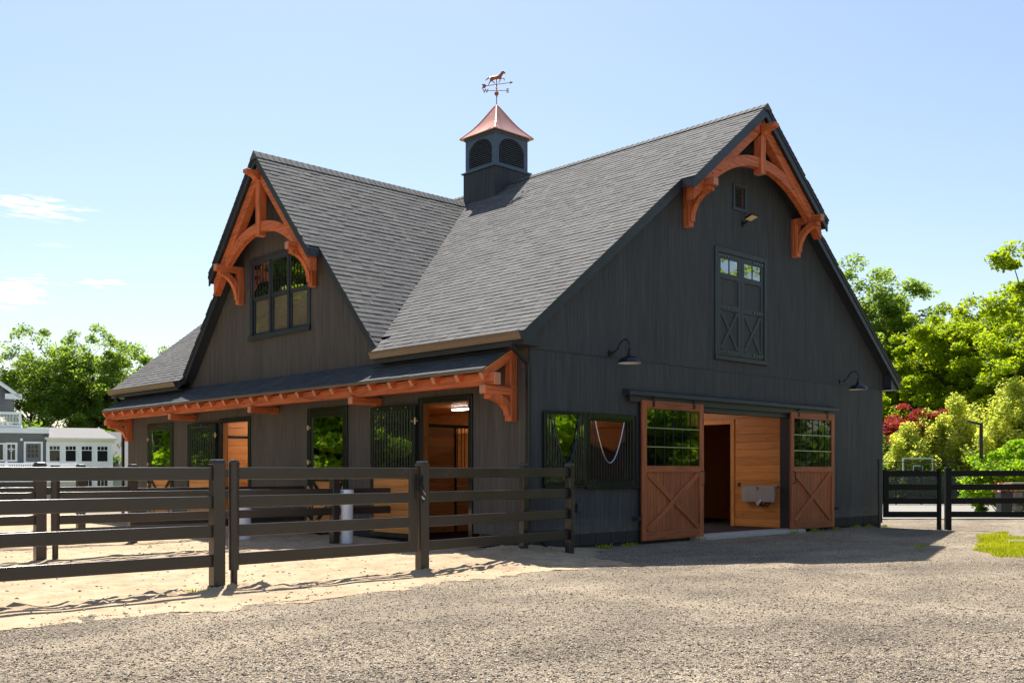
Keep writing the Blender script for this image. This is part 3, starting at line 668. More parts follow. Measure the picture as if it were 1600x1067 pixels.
# ridge caps
def caps(parent, a, b, slope, perp):
    a, b = Vector(a), Vector(b); d = (b - a).normalized(); L = (b - a).length; n = int(L / .15); perp = Vector(perp)
    for i in range(n):
        p = a + d * (i * L / n); q = p + d * .2; dn = perp * .15 + Vector((0, 0, -.15 * slope)); dm = -perp * .15 + Vector((0, 0, -.15 * slope)); u = Vector((0, 0, .012)); u0 = Vector((0, 0, .026))
        mb = MB(); mb.v = [tuple(v) for v in (p + u0, q + u, p + dn + u0, q + dn + u, p + dm + u0, q + dm + u, p + dn + u * .2, p + dm + u * .2)]
        mb.f = [(0, 1, 3, 2), (1, 0, 4, 5), (0, 2, 6), (0, 6, 7), (0, 7, 4)]
        mk('ridge_cap', mb, M['shingle'], parent, recalc=False)
caps(roof, (RX, -OVK - .07, RZ), (RX, BL + OVF, RZ), RS, (1, 0, 0))
caps(droof, (-OVK - .07, DY, DZ), (5.55, DY, DZ), DS, (0, 1, 0))

# ------------------------------------------------------------ timber trusses in the two peaks, and their brackets
def peak_truss(lab, fr, parent):
    """fr(u, w, z): u across the gable, w outwards from the wall"""
    g = fr['f']; up = (0, 0, 1); c0, hw, zr, sl = fr['c'], fr['hw'], fr['zr'], fr['sl']; o0, o1 = .30, .48; ht = .25
    zt = lambda u: zr - sl * abs(u - c0) - .215
    k = math.hypot(1, sl)
    def rafter(s):
        a = c0 + s * (hw + .02); b = c0 + s * .02
        pts = [g(a, o1, zt(a)), g(b, o1, zt(b)), g(b, o1, zt(b) - ht * k * .9), g(a, o1, zt(a) - ht * k * .9)]
        return pts
    ofv = Vector(g(c0, o0, 0)) - Vector(g(c0, o1, 0))
    root = mk('timber_truss', MB().prism(rafter(-1), ofv).prism(rafter(1), ofv), W('timber', fr['ax']), parent, .008)
    # collar tie: a segmental arch from rafter to rafter
    zm, ue, zend = fr['zm'], fr['ue'], fr['zend']
    pts = []
    for i in range(17):
        t = i / 16 * 2 - 1; u = c0 + ue * t; pts.append(g(u, o1 - .02, zend + (zm - zend) * (1 - abs(t) ** 2.1)))
    mk('collar_arch', MB().arc(pts, .21, ofv * .78), W('timber', fr['ax']), root, .006)
    mkbeam('king_post', g(c0, (o0 + o1) / 2 + .02, fr['zk']), g(c0, (o0 + o1) / 2 + .02, zr - .38), .17, .18, W('timber', 'x'), root, .008, up=tuple(Vector(g(0, 1, 0)) - Vector(g(0, 0, 0))))
    # carved beam end at the apex
    zb = zr - .62
    prof = [(.2, zb), (.50, zb), (.56, zb + .02), (.60, zb + .07), (.70, zb + .11), (.80, zb + .13), (.80, zb + .21), (.2, zb + .21)]
    wv = Vector(g(1, 0, 0)) - Vector(g(0, 0, 0))
    mk('carved_corbel', MB().prism([Vector(g(c0, w_, z_)) - wv * .085 for w_, z_ in prof], wv * .17), W('timber', 'y' if fr['ax'] == 'x' else 'x'), root, .008)
    for s in (-1, 1):
        for q in (.55, .75):
            u = c0 + s * hw * q; p = Vector(g(u, o1 + .002, zt(u) - .15)); mk('peg', MB().prism([p + wv * .018 * math.cos(a) + Vector((0, 0, .018 * math.sin(a))) for a in [i * math.pi / 3 for i in range(6)]], -ofv.normalized() * .008), M['oldcopper'], root)
    return root
gf = lambda u, w_, z: (u, -w_, z); df = lambda u, w_, z: (-w_, u, z)
peak_truss('', dict(f=gf, c=RX, hw=2.28, zr=RZ, sl=RS, ax='x', zm=7.50, ue=1.95, zend=6.72, zk=7.28), barn)
peak_truss('', dict(f=df, c=DY, hw=2.02, zr=DZ, sl=DS, ax='y', zm=6.60, ue=1.70, zend=5.88, zk=6.40), barn)
def bracket(f, u, zb, zt, reach, wd=.15, ah=.15, parent=barn, full=True, ax='y'):
    wv = Vector(f(1, 0, 0)) - Vector(f(0, 0, 0)); ov = Vector(f(0, 1, 0)) - Vector(f(0, 0, 0))
    post = mkbeam('timber_bracket', f(u, .075 + .004, zb), f(u, .075 + .004, zt), wd, .15, W('timber', 'x'), parent, .012, up=tuple(ov))
    mkbeam('arm', f(u, .12 if full else .02, zt - ah / 2 - .004), f(u, reach, zt - ah / 2 - .004), wd * .98, ah, W('timber', 'x'), post, .012)
    if full:
        pts = []; h = zt - ah - zb - .12; L = reach - .22
        for i in range(9):
            t = i / 8 * math.pi / 2; pts.append(f(u, .13 + L * (1 - math.cos(t)) , zb + .10 + h * math.sin(t)))
        pts = [Vector(p) - wv * wd * .42 for p in pts]
        mk('brace', MB().arc(pts, .12, wv * wd * .84), W('timber', 'z'), post, .006)
    for z in (zb + .1, zt - .12):
        p = Vector(f(u, .155, z)); mk('bolt', MB().prism([p + wv * .014 * math.cos(a) + Vector((0, 0, .014 * math.sin(a))) for a in [i * math.pi / 3 for i in range(6)]], ov * .008), M['zinc'], post)
    return post
bracket(gf, 4.16, 5.95, 6.78, .72); bracket(gf, 8.03, 5.95, 6.78, .72)
bracket(df, 6.37, 5.14, 6.0, .70); bracket(df, 9.45, 5.14, 6.0, .70)

# ------------------------------------------------------------ canopy over the stall doors
CY0, CY1 = .28, 15.78; CX = -.74; CZW, CZO = 3.39, 2.955; cs = (CZW - CZO) / (-CX); cl = math.hypot(1, cs)
canopy = mk('canopy', MB().hexa([(CX, CY0, CZO - .035), (-.003, CY0, CZW - .035), (-.003, CY1, CZW - .035), (CX, CY1, CZO - .035), (CX, CY0, CZO - .010), (-.003, CY0, CZW - .010), (-.003, CY1, CZW - .010), (CX, CY1, CZO - .010)]), W('pine', 'y'), barn)
mk('drip_edge', MB().box(CX - .022, CX - .004, CY0, CY1, CZO - .055, CZO - .004).box(CX - .004, CX + .04, CY0, CY1, CZO - .009, CZO - .004), M['bronze'], canopy)
shingle_slope(canopy, (CX - .02, CY0, CZO - .010), (0, 1, 0), (1, 0, cs), CY1 - CY0, .74 * cl, lambda p: p.x < -.01, 300, 5, dark=True)  # dark tabs carry the canopy's shade in their colour
mkbeam('beam', (-.56, CY0 - .12, 2.80), (-.56, CY1 + .12, 2.80), .14, .20, W('timber', 'x'), canopy, .012)
n = 26
for i in range(n):
    y = CY0 + .07 + (CY1 - CY0 - .14) * i / (n - 1); a = (-.02, y, CZW - .13); b = (CX - .005, y, CZO - .13 + .005)
    mkbeam('rafter', a, b, .085, .12, W('timber', 'x'), canopy, .006)
for k, y in enumerate((.36, 4.1, 7.9, 11.8, 15.7)):
    if k in (0, 4): bracket(df, y, 2.13, 2.70, .72, .16, .14, barn, True)
    else: bracket(df, y, 2.56, 2.71, .70, .15, .14, barn, False)
for y in (.36, 15.7):
    mkbeam('end_post', (-.08, y, 2.70), (-.08, y, 3.33), .15, .15, W('timber', 'x'), canopy, .01, up=(1, 0, 0))

# ------------------------------------------------------------ openings
def frame(mb, plane, u0, u1, z0, z1, wd, d0, d1, sill=True, top=True):
    """a rectangular ring between depths d0 and d1"""
    def bx(a, b, c, d): mb.box(a, b, d0, d1, c, d) if plane == 'y' else mb.box(d0, d1, a, b, c, d)
    bx(u0, u0 + wd, z0, z1); bx(u1 - wd, u1, z0, z1)
    if top: bx(u0 + wd, u1 - wd, z1 - wd, z1)
    if sill: bx(u0 + wd, u1 - wd, z0, z0 + wd)
    return mb
def slabbox(plane, u0, u1, d0, d1, z0, z1):
    return MB().box(u0, u1, d0, d1, z0, z1) if plane == 'y' else MB().box(d0, d1, u0, u1, z0, z1)
def xbrace(parent, plane, u0, u1, z0, z1, d, wd, th, mat):
    g = (lambda u, z: (u, d, z)) if plane == 'y' else (lambda u, z: (d, u, z)); up = (0, 1, 0) if plane == 'y' else (1, 0, 0)
    a, b = Vector(g(u0, z0)), Vector(g(u1, z1)); dr = (b - a).normalized() * wd * .35
    mkbeam('brace', a + dr, b - dr, wd, th, mat, parent, .004, up=up)
    a, b = Vector(g(u0, z1)), Vector(g(u1, z0)); m = (a + b) / 2; dr = (b - a).normalized()
    mkbeam('brace', a + dr * wd * .35, m - dr * wd * .62, wd, th, mat, parent, .004, up=up); mkbeam('brace', m + dr * wd * .62, b - dr * wd * .35, wd, th, mat, parent, .004, up=up)
def planks_v(parent, plane, u0, u1, z0, z1, d0, d1, n, mat):
    for i in range(n):
        a = u0 + (u1 - u0) * i / n + .003; b = u0 + (u1 - u0) * (i + 1) / n - .003
        mk('plank', slabbox(plane, a, b, d0 + random.uniform(0, .003), d1, z0, z1), mat, parent, .003)
def planks_h(parent, plane, u0, u1, z0, z1, d0, d1, n, mat, name='plank'):
    for i in range(n):
        a = z0 + (z1 - z0) * i / n + .002; b = z0 + (z1 - z0) * (i + 1) / n - .002
        mk(name, slabbox(plane, u0, u1, d0 + random.uniform(0, .004), d1, a, b), mat, parent, .003)

# sliding doors on the gable
def sliding_door(x0, x1, z0, z1, hx):
    y0, y1 = -.125, -.075; WZ, WX = W('doorwood', 'z'), W('doorwood', 'x')
    st = .13
    d = mk('sliding_door', MB().box(x0 + .02, x1 - .02, y1 - .0015, y1 + .008, z0 + .02, 1.38), WZ, barn)
    for a in (x0, x1 - st): mk('stile', MB().box(a, a + st, y0, y1 - .002, z0, z1), WZ, d, .006)
    zl0, zl1, zg1 = z0 + .17, 1.29, z1 - .15
    for a, b in ((z0 + .001, zl0), (zl1, zl1 + .12), (zg1, z1 - .001)): mk('rail', MB().box(x0 + st, x1 - st, y0 + .001, y1, a, b), WX, d, .004)
    planks_v(d, 'y', x0 + st, x1 - st, zl0, zl1, y0 + .026, y1 - .002, 11, WZ)
    xbrace(d, 'y', x0 + st, x1 - st, zl0, zl1, y0 + .012, .10, .022, W('doorwood', 'x'))
    ga, gb, gc, gd = x0 + st, x1 - st, zl1 + .12, zg1
    for i in range(3):
        za = gc + (gd - gc) * i / 3; zb = gc + (gd - gc) * (i + 1) / 3
        mk('pane', MB().box(ga + .004, gb - .004, y0 + .024, y0 + .030, za + .008, zb - .008), M['glass_dull'], d)
        if i: mk('muntin', MB().box(ga, gb, y0 + .012, y0 + .036, za - .008, za + .008), M['zinc'], d)
    for i in range(1, 6):
        x = ga + (gb - ga) * i / 6; mk('muntin', MB().box(x - .006, x + .006, y0 + .016, y0 + .034, gc, gd), M['metal'], d)
    for i in range(1, 12):
        x = ga + (gb - ga) * i / 12; mk('bar', MB().tube([(x, y1 - .012, gc), (x, y1 - .012, gd)], .009, 6), W('doorwood', 'z'), d)
    hz = 1.18
    mk('handle', MB().tube([(hx, y0, hz - .13), (hx, y0 - .06, hz - .12), (hx, y0 - .06, hz + .12), (hx, y0, hz + .13)], .011, 6), M['metal'], d)
    for x in (x0 + .32, x1 - .32):
        mk('hanger', MB().box(x - .03, x + .03, y0 - .010, y0 - .001, z1 - .11, z1 + .10).tube([(x, y0 - .012, z1 + .07), (x, y0 - .032, z1 + .07)], .035, 10).tube([(x, y0 - .011, z1 - .07), (x, y0 - .02, z1 - .07)], .014, 6), M['metal'], d)
    return d
sliding_door(2.73, 4.60, .05, 2.60, 4.53); sliding_door(7.76, 9.62, .05, 2.60, 7.84)
hood = mk('door_hood', MB().hexa([(2.32, -.19, 2.665), (9.72, -.19, 2.665), (9.72, -.004, 2.665), (2.32, -.004, 2.665), (2.32, -.19, 2.735), (9.72, -.19, 2.735), (9.72, -.004, 2.79), (2.32, -.004, 2.79)]), M['trim'], barn, .006)
mk('track', MB().box(2.4, 9.64, -.108, -.092, 2.56, 2.664).box(2.4, 9.64, -.092, -.06, 2.6, 2.664), M['trim'], hood)
mk('door_frame', MB().box(4.08, 4.2, -.03, .16, .06, 2.58).box(8.2, 8.32, -.03, .16, .06, 2.58).box(4.2, 8.2, -.03, .16, 2.46, 2.58), M['trim'], barn)
for x in (2.62, 9.72):
    mk('door_stop', MB().tube([(x, -.004, .46), (x, -.12, .46)], .02, 8).lathe([(0, -.03), (.045, -.03), (.045, .03), (0, .03)], (x, -.13, .46), 10).box(x - .05, x + .05, -.012, -.002, .41, .51), M['rubber'], barn)

# gable stall window with a feed yoke, and its casement folded back against the wall
wn_ = mk('stall_window', frame(frame(MB(), 'y', 1.34, 2.68, 1.04, 2.32, .10, -.03, .02), 'y', 1.44, 2.58, 1.14, 2.22, .035, .0, .13), M['gloss'], barn, .004)
mk('sill', MB().box(1.31, 2.71, -.075, -.005, 1.005, 1.065), M['gloss'], wn_, .004)
def yoke(parent, u0, u1, z0, z1, yd, mat, rm):
    c = (u0 + u1) / 2; hw = (u1 - u0) * .36; zb = z0 + .28
    pts = [(c + hw * t, yd, zb + (z1 - zb) * abs(t) ** 1.9) for t in [i / 10 - 1 for i in range(21)]]
    yk = mk('yoke_rail', MB().tube(pts, .014, 6), rm, parent)
    n = 15
    for i in range(n):
        u = u0 + (u1 - u0) * (i + .5) / n; t = abs(u - c) / hw
        zt_ = z1
        if t < 1:
            best = min(pts, key=lambda p: abs(p[0] - u)); zt_ = best[2]
        mk('bar', MB().tube([(u, yd + .012, z0), (u, yd + .012, zt_)], .0085, 6), mat, yk)
yoke(wn_, 1.475, 2.545, 1.175, 2.185, .03, M['metal'], M['zinc'])
cs_ = mk('casement', frame(MB(), 'y', .27, 1.31, 1.09, 2.31, .055, -.075, -.03), M['gloss'], barn, .004)
mk('pane', MB().box(.325, 1.255, -.055, -.049, 1.145, 2.255), M['glass_mirror'], cs_); mk('back_panel', MB().box(.33, 1.25, -.036, -.032, 1.15, 2.25), M['gloss'], cs_)
yoke(cs_, .33, 1.25, 1.15, 2.25, -.085, M['metal'], M['metal'])
mk('sill', MB().box(.27, 1.33, -.09, -.03, 1.045, 1.085), M['gloss'], cs_)
mk('electric_box', MB().box(1.08, 1.18, -.06, -.004, .62, .76).box(1.09, 1.17, -.07, -.06, .64, .75), M['trim'], barn, .006)

# loft doors
lf = mk('loft_door', frame(MB(), 'y', 5.11, 6.97, 3.52, 5.77, .10, -.035, .02), M['trim'], barn, .006)
mk('sill', MB().box(5.09, 6.99, -.06, -.036, 3.53, 3.61), M['trim'], lf, .004)
for a, b, hs in ((5.215, 6.035, 0), (6.045, 6.865, 1)):
    z = 3.63; y0, y1 = -.012, .03
    leaf = mk('leaf', frame(MB(), 'y', a, b, z, 5.66, .105, y0, y1).box(a + .105, b - .105, y0, y1, 4.53, 4.64).box(a + .105, b - .105, y0, y1, 5.16, 5.27), M['trim'], lf, .004)
    mk('panel', MB().box(a + .105, b - .105, y0 + .02, y1, z + .105, 4.53), M['siding'], lf); mk('panel', MB().box(a + .105, b - .105, y0 + .02, y1, 4.64, 5.16), M['siding'], lf)
    ga, gb = a + .105, b - .105
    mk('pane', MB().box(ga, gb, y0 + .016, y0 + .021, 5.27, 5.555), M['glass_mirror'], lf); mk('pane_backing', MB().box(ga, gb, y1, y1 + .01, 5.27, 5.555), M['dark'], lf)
    mk('muntin', MB().box((ga + gb) / 2 - .01, (ga + gb) / 2 + .01, y0 + .006, y0 + .016, 5.27, 5.555), M['trim'], lf)
    xbrace(lf, 'y', ga, gb, z + .105, 4.53, y0 + .010, .085, .02, M['trim'])
    for zz in (3.70, 4.585, 5.61):
        e0 = a if hs == 0 else b - .42
        mk('hinge', MB().box(e0, e0 + .42, y0 - .008, y0 - .001, zz - .02, zz + .02), M['metal'], lf)
        for q in range(4): u = e0 + .06 + .1 * q; mk('bolt', MB().box(u - .009, u + .009, y0 - .013, y0 - .008, zz - .009, zz + .009), M['zinc'], lf)
# gable vent
vt = mk('gable_vent', frame(MB(), 'y', 5.74, 6.22, 6.60, 7.14, .06, -.03, .02), M['trim'], barn, .004)
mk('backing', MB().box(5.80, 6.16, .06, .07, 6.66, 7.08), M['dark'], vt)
for i in range(9):
    z = 6.675 + i * .045; mk('slat', MB().hexa([(5.80, -.02, z), (6.16, -.02, z), (6.16, .04, z + .035), (5.80, .04, z + .035), (5.80, -.02, z + .008), (6.16, -.02, z + .008), (6.16, .04, z + .043), (5.80, .04, z + .043)]), M['louvre'], vt)

# cross gable triple window
cw = mk('dormer_window', frame(MB(), 'x', 6.55, 9.09, 4.27, 6.13, .11, -.035, .02), M['trim'], barn, .006)
mk('sill', MB().box(-.075, -.036, 6.53, 9.11, 4.27, 4.37), M['trim'], cw, .004)
for i in range(3):
    a = 6.66 + i * 2.32 / 3; b = a + 2.32 / 3
    a += .035 if i else 0; b -= .035 if i < 2 else 0
    if i: mk('mullion', MB().box(-.03, .04, a - .07, a, 4.38, 6.02), M['trim'], cw, .004)
    zs = 5.20
    mk('sash', frame(frame(MB(), 'x', a, b, 4.38, zs, .05, .012, .045), 'x', a, b, zs, 6.02, .05, -.006, .03), M['trim'], cw, .003)
    mk('pane', MB().box(.004, .010, a + .05, b - .05, zs + .05, 5.97), M['glass_mirror'], cw)
    mk('pane', MB().box(.025, .030, a + .05, b - .05, 4.43, zs - .05), M['glass_clear'], cw)
    mk('blind', MB().box(.050, .054, a + .03, b - .03, 4.40, zs), M['shade'], cw)
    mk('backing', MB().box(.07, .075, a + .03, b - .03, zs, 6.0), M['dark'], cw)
    for q in range(1, 5): u = a + .05 + (b - a - .1) * q / 5; mk('muntin', MB().box(-.008, .003, u - .008, u + .008, zs + .05, 5.97), M['metal'], cw)

# stall doors under the canopy
def door_trim(y0, y1, zt): return mk('door_frame', MB().box(-.035, .15, y0, y0 + .095, .03, zt).box(-.035, .15, y1 - .095, y1, .03, zt).box(-.035, .15, y0 + .095, y1 - .095, zt - .105, zt), M['gloss'], barn, .004)
def open_leaf(y0, y1, z0, z1):
    """leaf swung fully back: its inner face shows bars over glass and pine boards"""
    x0, x1 = -.115, -.06
    d = mk('stall_door', frame(MB(), 'x', y0, y1, z0, z1, .085, x0, x1).box(x0, x1, y0 + .085, y1 - .085, 1.17, 1.27), M['gloss'], barn, .004)
    planks_h(d, 'x', y0 + .085, y1 - .085, z0 + .085, 1.17, x0 + .012, x1 - .006, 7, W('pine', 'y'))
    mk('pane', MB().box(x0 + .028, x0 + .033, y0 + .085, y1 - .085, 1.27, z1 - .085), M['glass'], d); mk('grille_backing', MB().box(x1 - .01, x1 - .004, y0 + .085, y1 - .085, 1.27, z1 - .085), M['gloss'], d)
    n = 14
    for i in range(n): y = y0 + .085 + (y1 - y0 - .17) * (i + .5) / n; mk('bar', MB().tube([(x0 + .01, y, 1.27), (x0 + .01, y, z1 - .085)], .0095, 6), M['gloss'], d)
    for q in range(3): y = y0 + .25 + (y1 - y0 - .5) * q / 2; mk('bolt', MB().box(x0 - .006, x0, y - .014, y + .014, z1 - .055, z1 - .027), M['brass'], d)
    for z in (z0 + .35, z1 - .3): mk('hinge', MB().box(x0 - .008, x0 - .001, y0 - .11, y0 + .10, z - .013, z + .013).tube([(x0 - .012, y0 - .04, z - .06), (x0 - .012, y0 - .04, z + .06)], .018, 8), M['brass'], d)
    mk('latch', MB().box(x0 - .02, x0 - .001, y1 - .07, y1 - .02, 1.35, 1.45), M['metal'], d)
    return d
door_trim(1.395, 2.895, 2.645); open_leaf(2.90, 4.27, .07, 2.53)
door_trim(9.075, 10.545, 2.56); open_leaf(10.60, 12.05, .07, 2.47)
def closed_leaf(y0, y1, zt):
    door_trim(y0, y1, zt)
    a, b = y0 + .1, y1 - .1; x0, x1 = -.02, .03; z0, zs = .06, 1.18
    d = mk('stall_door', frame(frame(MB(), 'x', a, b, z0, zs, .075, x0, x1), 'x', a, b, zs + .01, zt - .11, .085, x0, x1), M['gloss'], barn, .004)
    planks_h(d, 'x', a + .075, b - .075, z0 + .075, zs - .075, x0 + .022, x1, 6, W('pine', 'y'))
    xbrace(d, 'x', a + .075, b - .075, z0 + .075, zs - .075, x0 + .010, .085, .022, M['gloss'])
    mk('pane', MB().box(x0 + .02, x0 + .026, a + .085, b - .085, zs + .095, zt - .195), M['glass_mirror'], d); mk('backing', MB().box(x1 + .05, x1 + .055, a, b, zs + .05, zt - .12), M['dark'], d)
    for z in (.30, .95, 1.5, zt - .4): mk('hinge', MB().box(x0 - .02, x0 - .001, b - .02, b + .10, z - .02, z + .02).tube([(x0 - .026, b + .04, z - .05), (x0 - .026, b + .04, z + .05)], .016, 8), M['brass'], d)
closed_leaf(5.18, 6.66, 2.62); closed_leaf(13.06, 14.59, 2.56)

# ------------------------------------------------------------ interior seen through the openings
mk('barn_floor', MB().box(.16, BW - .16, .34, BL - .2, -.1, .045), M['rubber'], barn)
ceil = mk('loft_floor', MB().box(.16, BW - .16, .16, BL - .14, 3.04, 3.12), W('pine', 'y'), barn)
tw = mk('tack_wall', MB().box(8.23, 8.36, .16, 1.68, .05, 3.03).box(8.23, 8.36, 3.0, 15, .05, 3.03).box(8.23, 8.36, 1.68, 3.0, 2.42, 3.03), W('pine', 'y'), barn)
n = 17
for i in range(n):
    z = .06 + i * .175
    for (a, b) in ([(.42, 1.66), (3.0, 7.0)] if z < 2.4 else [(.42, 7.0)]): mk('plank', MB().box(8.2 + random.uniform(0, .003), 8.229, a, b, z, z + .171), W('pine', 'y'), tw, .003)
mk('doorway_trim', MB().box(8.17, 8.37, 1.60, 1.70, .05, 2.5).box(8.17, 8.37, 2.98, 3.08, .05, 2.5).box(8.17, 8.37, 1.70, 2.98, 2.40, 2.5), W('pine', 'z'), tw, .004)
tb = mk('tack_room_wall', MB().box(11.0, 11.1, .16, 6, .05, 3.03).box(8.37, 11, 5.0, 5.1, .05, 3.03), W('pine', 'x'), barn)
for i in range(16): z = .06 + i * .178; mk('plank', MB().box(8.4, 11, 4.965, 4.999, z, z + .174), W('pine', 'x'), tb)
mk('jamb_post', MB().box(8.19, 8.23, .165, .41, .05, 3.0), M['trim'], barn)
mk('header_beam', MB().box(4.2, 8.2, .2, .36, 2.56, 2.80), W('pine', 'x'), barn)
# stall partitions
def partition(y, x0, x1, zs, xg):
    p = mk('stall_partition', MB().box(x0, x1, y - .04, y + .04, zs, zs + .06).box(x1 - .08, x1, y - .04, y + .04, .05, zs), M['gloss'], barn)
    nn = int((zs - .05) / .19)
    for i in range(nn): z = .05 + i * (zs - .05) / nn; mk('plank', MB().box(x0, xg, y - .03, y + .03, z, z + (zs - .05) / nn - .004), W('pine', 'x'), p, .003)
    if xg < x1 - .1:
        nn = 6
        for i in range(nn): z = .05 + i * 1.15 / nn; mk('plank', MB().box(xg + .05, x1 - .08, y - .03, y + .03, z, z + 1.15 / nn - .004), W('pine', 'x'), p, .003)
        mk('grille_post', MB().box(xg, xg + .05, y - .04, y + .04, .05, zs), M['gloss'], p)
        k = int((x1 - .08 - xg - .05) / .1)
        for i in range(k): x = xg + .05 + (i + .6) * .1; mk('bar', MB().tube([(x, y, 1.2), (x, y, zs)], .010, 6), M['gloss'], p)
partition(4.5, .16, 3.9, 2.22, 2.18); partition(8.4, .16, 3.9, 2.22, 3.9); partition(12.1, .16, 3.9, 2.16, 3.9)
ub = mk('upper_partition', MB().box(.16, 3.9, 12.14, 12.18, 2.2, 3.03), W('pine', 'x'), barn)
for i in range(4): z = 2.23 + i * .2; mk('plank', MB().box(.2, 3.88, 12.112, 12.139, z, z + .196), W('pine', 'x'), ub, .003)
sf = mk('stall_front', MB().box(3.9, 4.0, .2, 15.6, 2.2, 2.3).box(3.9, 4.0, .16, .3, .05, 3.0), W('pine', 'y'), barn)
for i in range(7): z = .05 + i * .19; mk('plank', MB().box(3.92, 3.98, .3, 15.5, z, z + .186), W('pine', 'y'), sf)
for y in (4.5, 8.4, 12.1): mkbeam('post', (4.0, y, .05), (4.0, y, 3.03), .2, .2, W('timber', 'x'), sf, up=(1, 0, 0)); mkbeam('knee_brace', (4.0, y - .05, 2.1), (3.1, y - .05, 2.98), .14, .16, W('timber', 'x'), sf)
mk('stall_liner', MB().box(.142, .16, .16, 1.42, .05, 3.0).box(.142, .16, 2.9, 5.1, .05, 3.0).box(.16, 3.9, .142, .16, .05, 1.1), W('pine', 'y'), barn)
inw = mk('stall_end_wall', MB().box(3.98, 4.04, .3, 4.4, 1.38, 2.2), W('pine', 'y'), barn)
for (x, y, L, lab) in ((6.2, 3.2, 1.3, 'aisle just inside the sliding doors, added as fill light'), (6.2, 8.6, 1.3, 'aisle deep inside the barn, added as fill light'), (2.0, 6.6, 1.2, 'middle stall, seen above its pine partition'), (2.0, 11.0, 1.2, 'far stall, near the left open door, added as fill light')):  # only the middle stall's tube is seen; the others are added for brightness
    lt = tag(mk('ceiling_light', MB().box(x - .09, x + .09, y - L/2 - .02, y + L/2 + .02, 2.99, 3.035), M['lampwhite']), 'lit tube light over the ' + lab, 'ceiling light', 'tube lights under the loft floor')
    mk('tube', MB().box(x - .06, x + .06, y - L/2, y + L/2, 2.96, 2.989), M['led'], lt)
pts = [(3.86, .75 + 2.5 * i / 24, 1.80 + .09 * math.sin(i * .55) + .05 * math.sin(i * 1.3 + 1)) for i in range(25)]
mbk = MB()
for (p, q) in zip(pts, pts[1:]): mbk.hexa([(p[0] - .06, p[1], .5), (p[0] + .01, p[1], .5), (q[0] + .01, q[1], .5), (q[0] - .06, q[1], .5), (p[0] - .04, p[1], p[2]), (p[0] + .01, p[1], p[2]), (q[0] + .01, q[1], q[2]), (q[0] - .04, q[1], q[2])])
tag(mk('horse_blanket', mbk, M['dark']), 'black blanket hanging inside the stall behind the barred gable window', 'blanket')
# towel and bridle on their rail inside the door
tr_ = tag(mk('towel_rail', MB().tube([(8.20, .47, .97), (8.12, .47, .97), (8.12, 1.40, .97), (8.20, 1.40, .97)], .011, 8), M['metal']), 'black metal rail on the pine wall just inside the sliding doors', 'towel rail')
mk('end_knob', MB().lathe([(0, -.03), (.035, -.03), (.045, 0), (.035, .03), (0, .03)], (8.10, .44, .97), 10), M['zinc'], tr_); mk('end_knob', MB().lathe([(0, -.03), (.03, -.03), (.03, .05), (0, .05)], (8.13, 1.43, 1.0), 10), M['metal'], tr_)
V, F = [], []
nu, nv = 22, 14
for side in (0, 1):
    for i in range(nu + 1):
        for j in range(nv + 1):
            y = .50 + .84 * i / nu; t = j / nv
            z = .985 - (.36 if side == 0 else .30) * t; bx_ = .018 * math.sin(i * .9) * t + .012 * math.sin(i * 1.9 + 1) * t
            V.append(((8.10 - .006 - .01 * t if side == 0 else 8.137 + .01 * t) + bx_ * (1 if side == 0 else .3), y + .01 * math.sin(t * 3) * (1 if i > nu / 2 else -1), z))
B0 = (nu + 1) * (nv + 1)
for s in (0, B0):
    for i in range(nu):
        for j in range(nv): a = s + i * (nv + 1) + j; F.append((a, a + nv + 1, a + nv + 2, a + 1))
for i in range(nu): a = i * (nv + 1); F.append((a, a + nv + 1, B0 + a + nv + 1, B0 + a))
mbt = MB(); mbt.v = V; mbt.f = F
tw_ = tag(mk('towel', mbt, M['towel'], smooth=True), 'pale grey towel hung over the rail inside the barn doorway', 'towel')
mk('crest', MB().tube([(8.088, .93 + .035 * math.cos(a), .925 + .035 * math.sin(a)) for a in [i * .5236 for i in range(13)]], .004, 4).box(8.085, 8.09, .925, .935, .885, .965), M['dark'], tw_)
br_ = tag(mk('bridle', MB().tube([(8.15, .72, .95), (8.13, .70, .62), (8.10, .78, .53), (8.10, .86, .56), (8.12, .92, .70), (8.15, .93, .95)], .016, 6).tube([(8.13, .60, .66), (8.10, .68, .52), (8.09, .80, .56), (8.12, .88, .66)], .014, 6), M['dark']), 'black leather bridle with white bands hanging below the grey towel', 'bridle')
mk('white_band', MB().tube([(8.12, .85, .68), (8.07, .88, .60), (8.07, .92, .55)], .026, 6).tube([(8.11, .93, .66), (8.07, .955, .60)], .02, 6), M['lampwhite'], br_)

# ------------------------------------------------------------ cupola
cx, cy = RX, 7.42; hb, hu, hr = .60, .565, .66
def sq(mb, h, z0, z1, h1=None):
    h1 = h if h1 is None else h1
    return mb.hexa([(cx-h,cy-h,z0),(cx+h,cy-h,z0),(cx+h,cy+h,z0),(cx-h,cy+h,z0),(cx-h1,cy-h1,z1),(cx+h1,cy-h1,z1),(cx+h1,cy+h1,z1),(cx-h1,cy+h1,z1)])
cup = mk('cupola', sq(MB(), hb - .02, 8.0, 8.96), M['trim'], barn)
for i in range(5):
    a = -hb + .24 * i + .002; b = a + .236
    for s in (-1, 1):
        mk('cupola_board', MB().box(cx + a, cx + b, cy + s * hb - .012, cy + s * hb + .012, 8.05, 8.94), M['siding'], cup, .002)
        mk('cupola_board', MB().box(cx + s * hb - .012, cx + s * hb + .012, cy + a, cy + b, 8.05, 8.94), M['siding'], cup, .002)
mk('ledge', sq(MB(), hb + .05, 8.945, 8.985), M['cupola'], cup, .006)
mk('core', sq(MB(), hu - .10, 8.98, 9.84), M['dark'], cup)
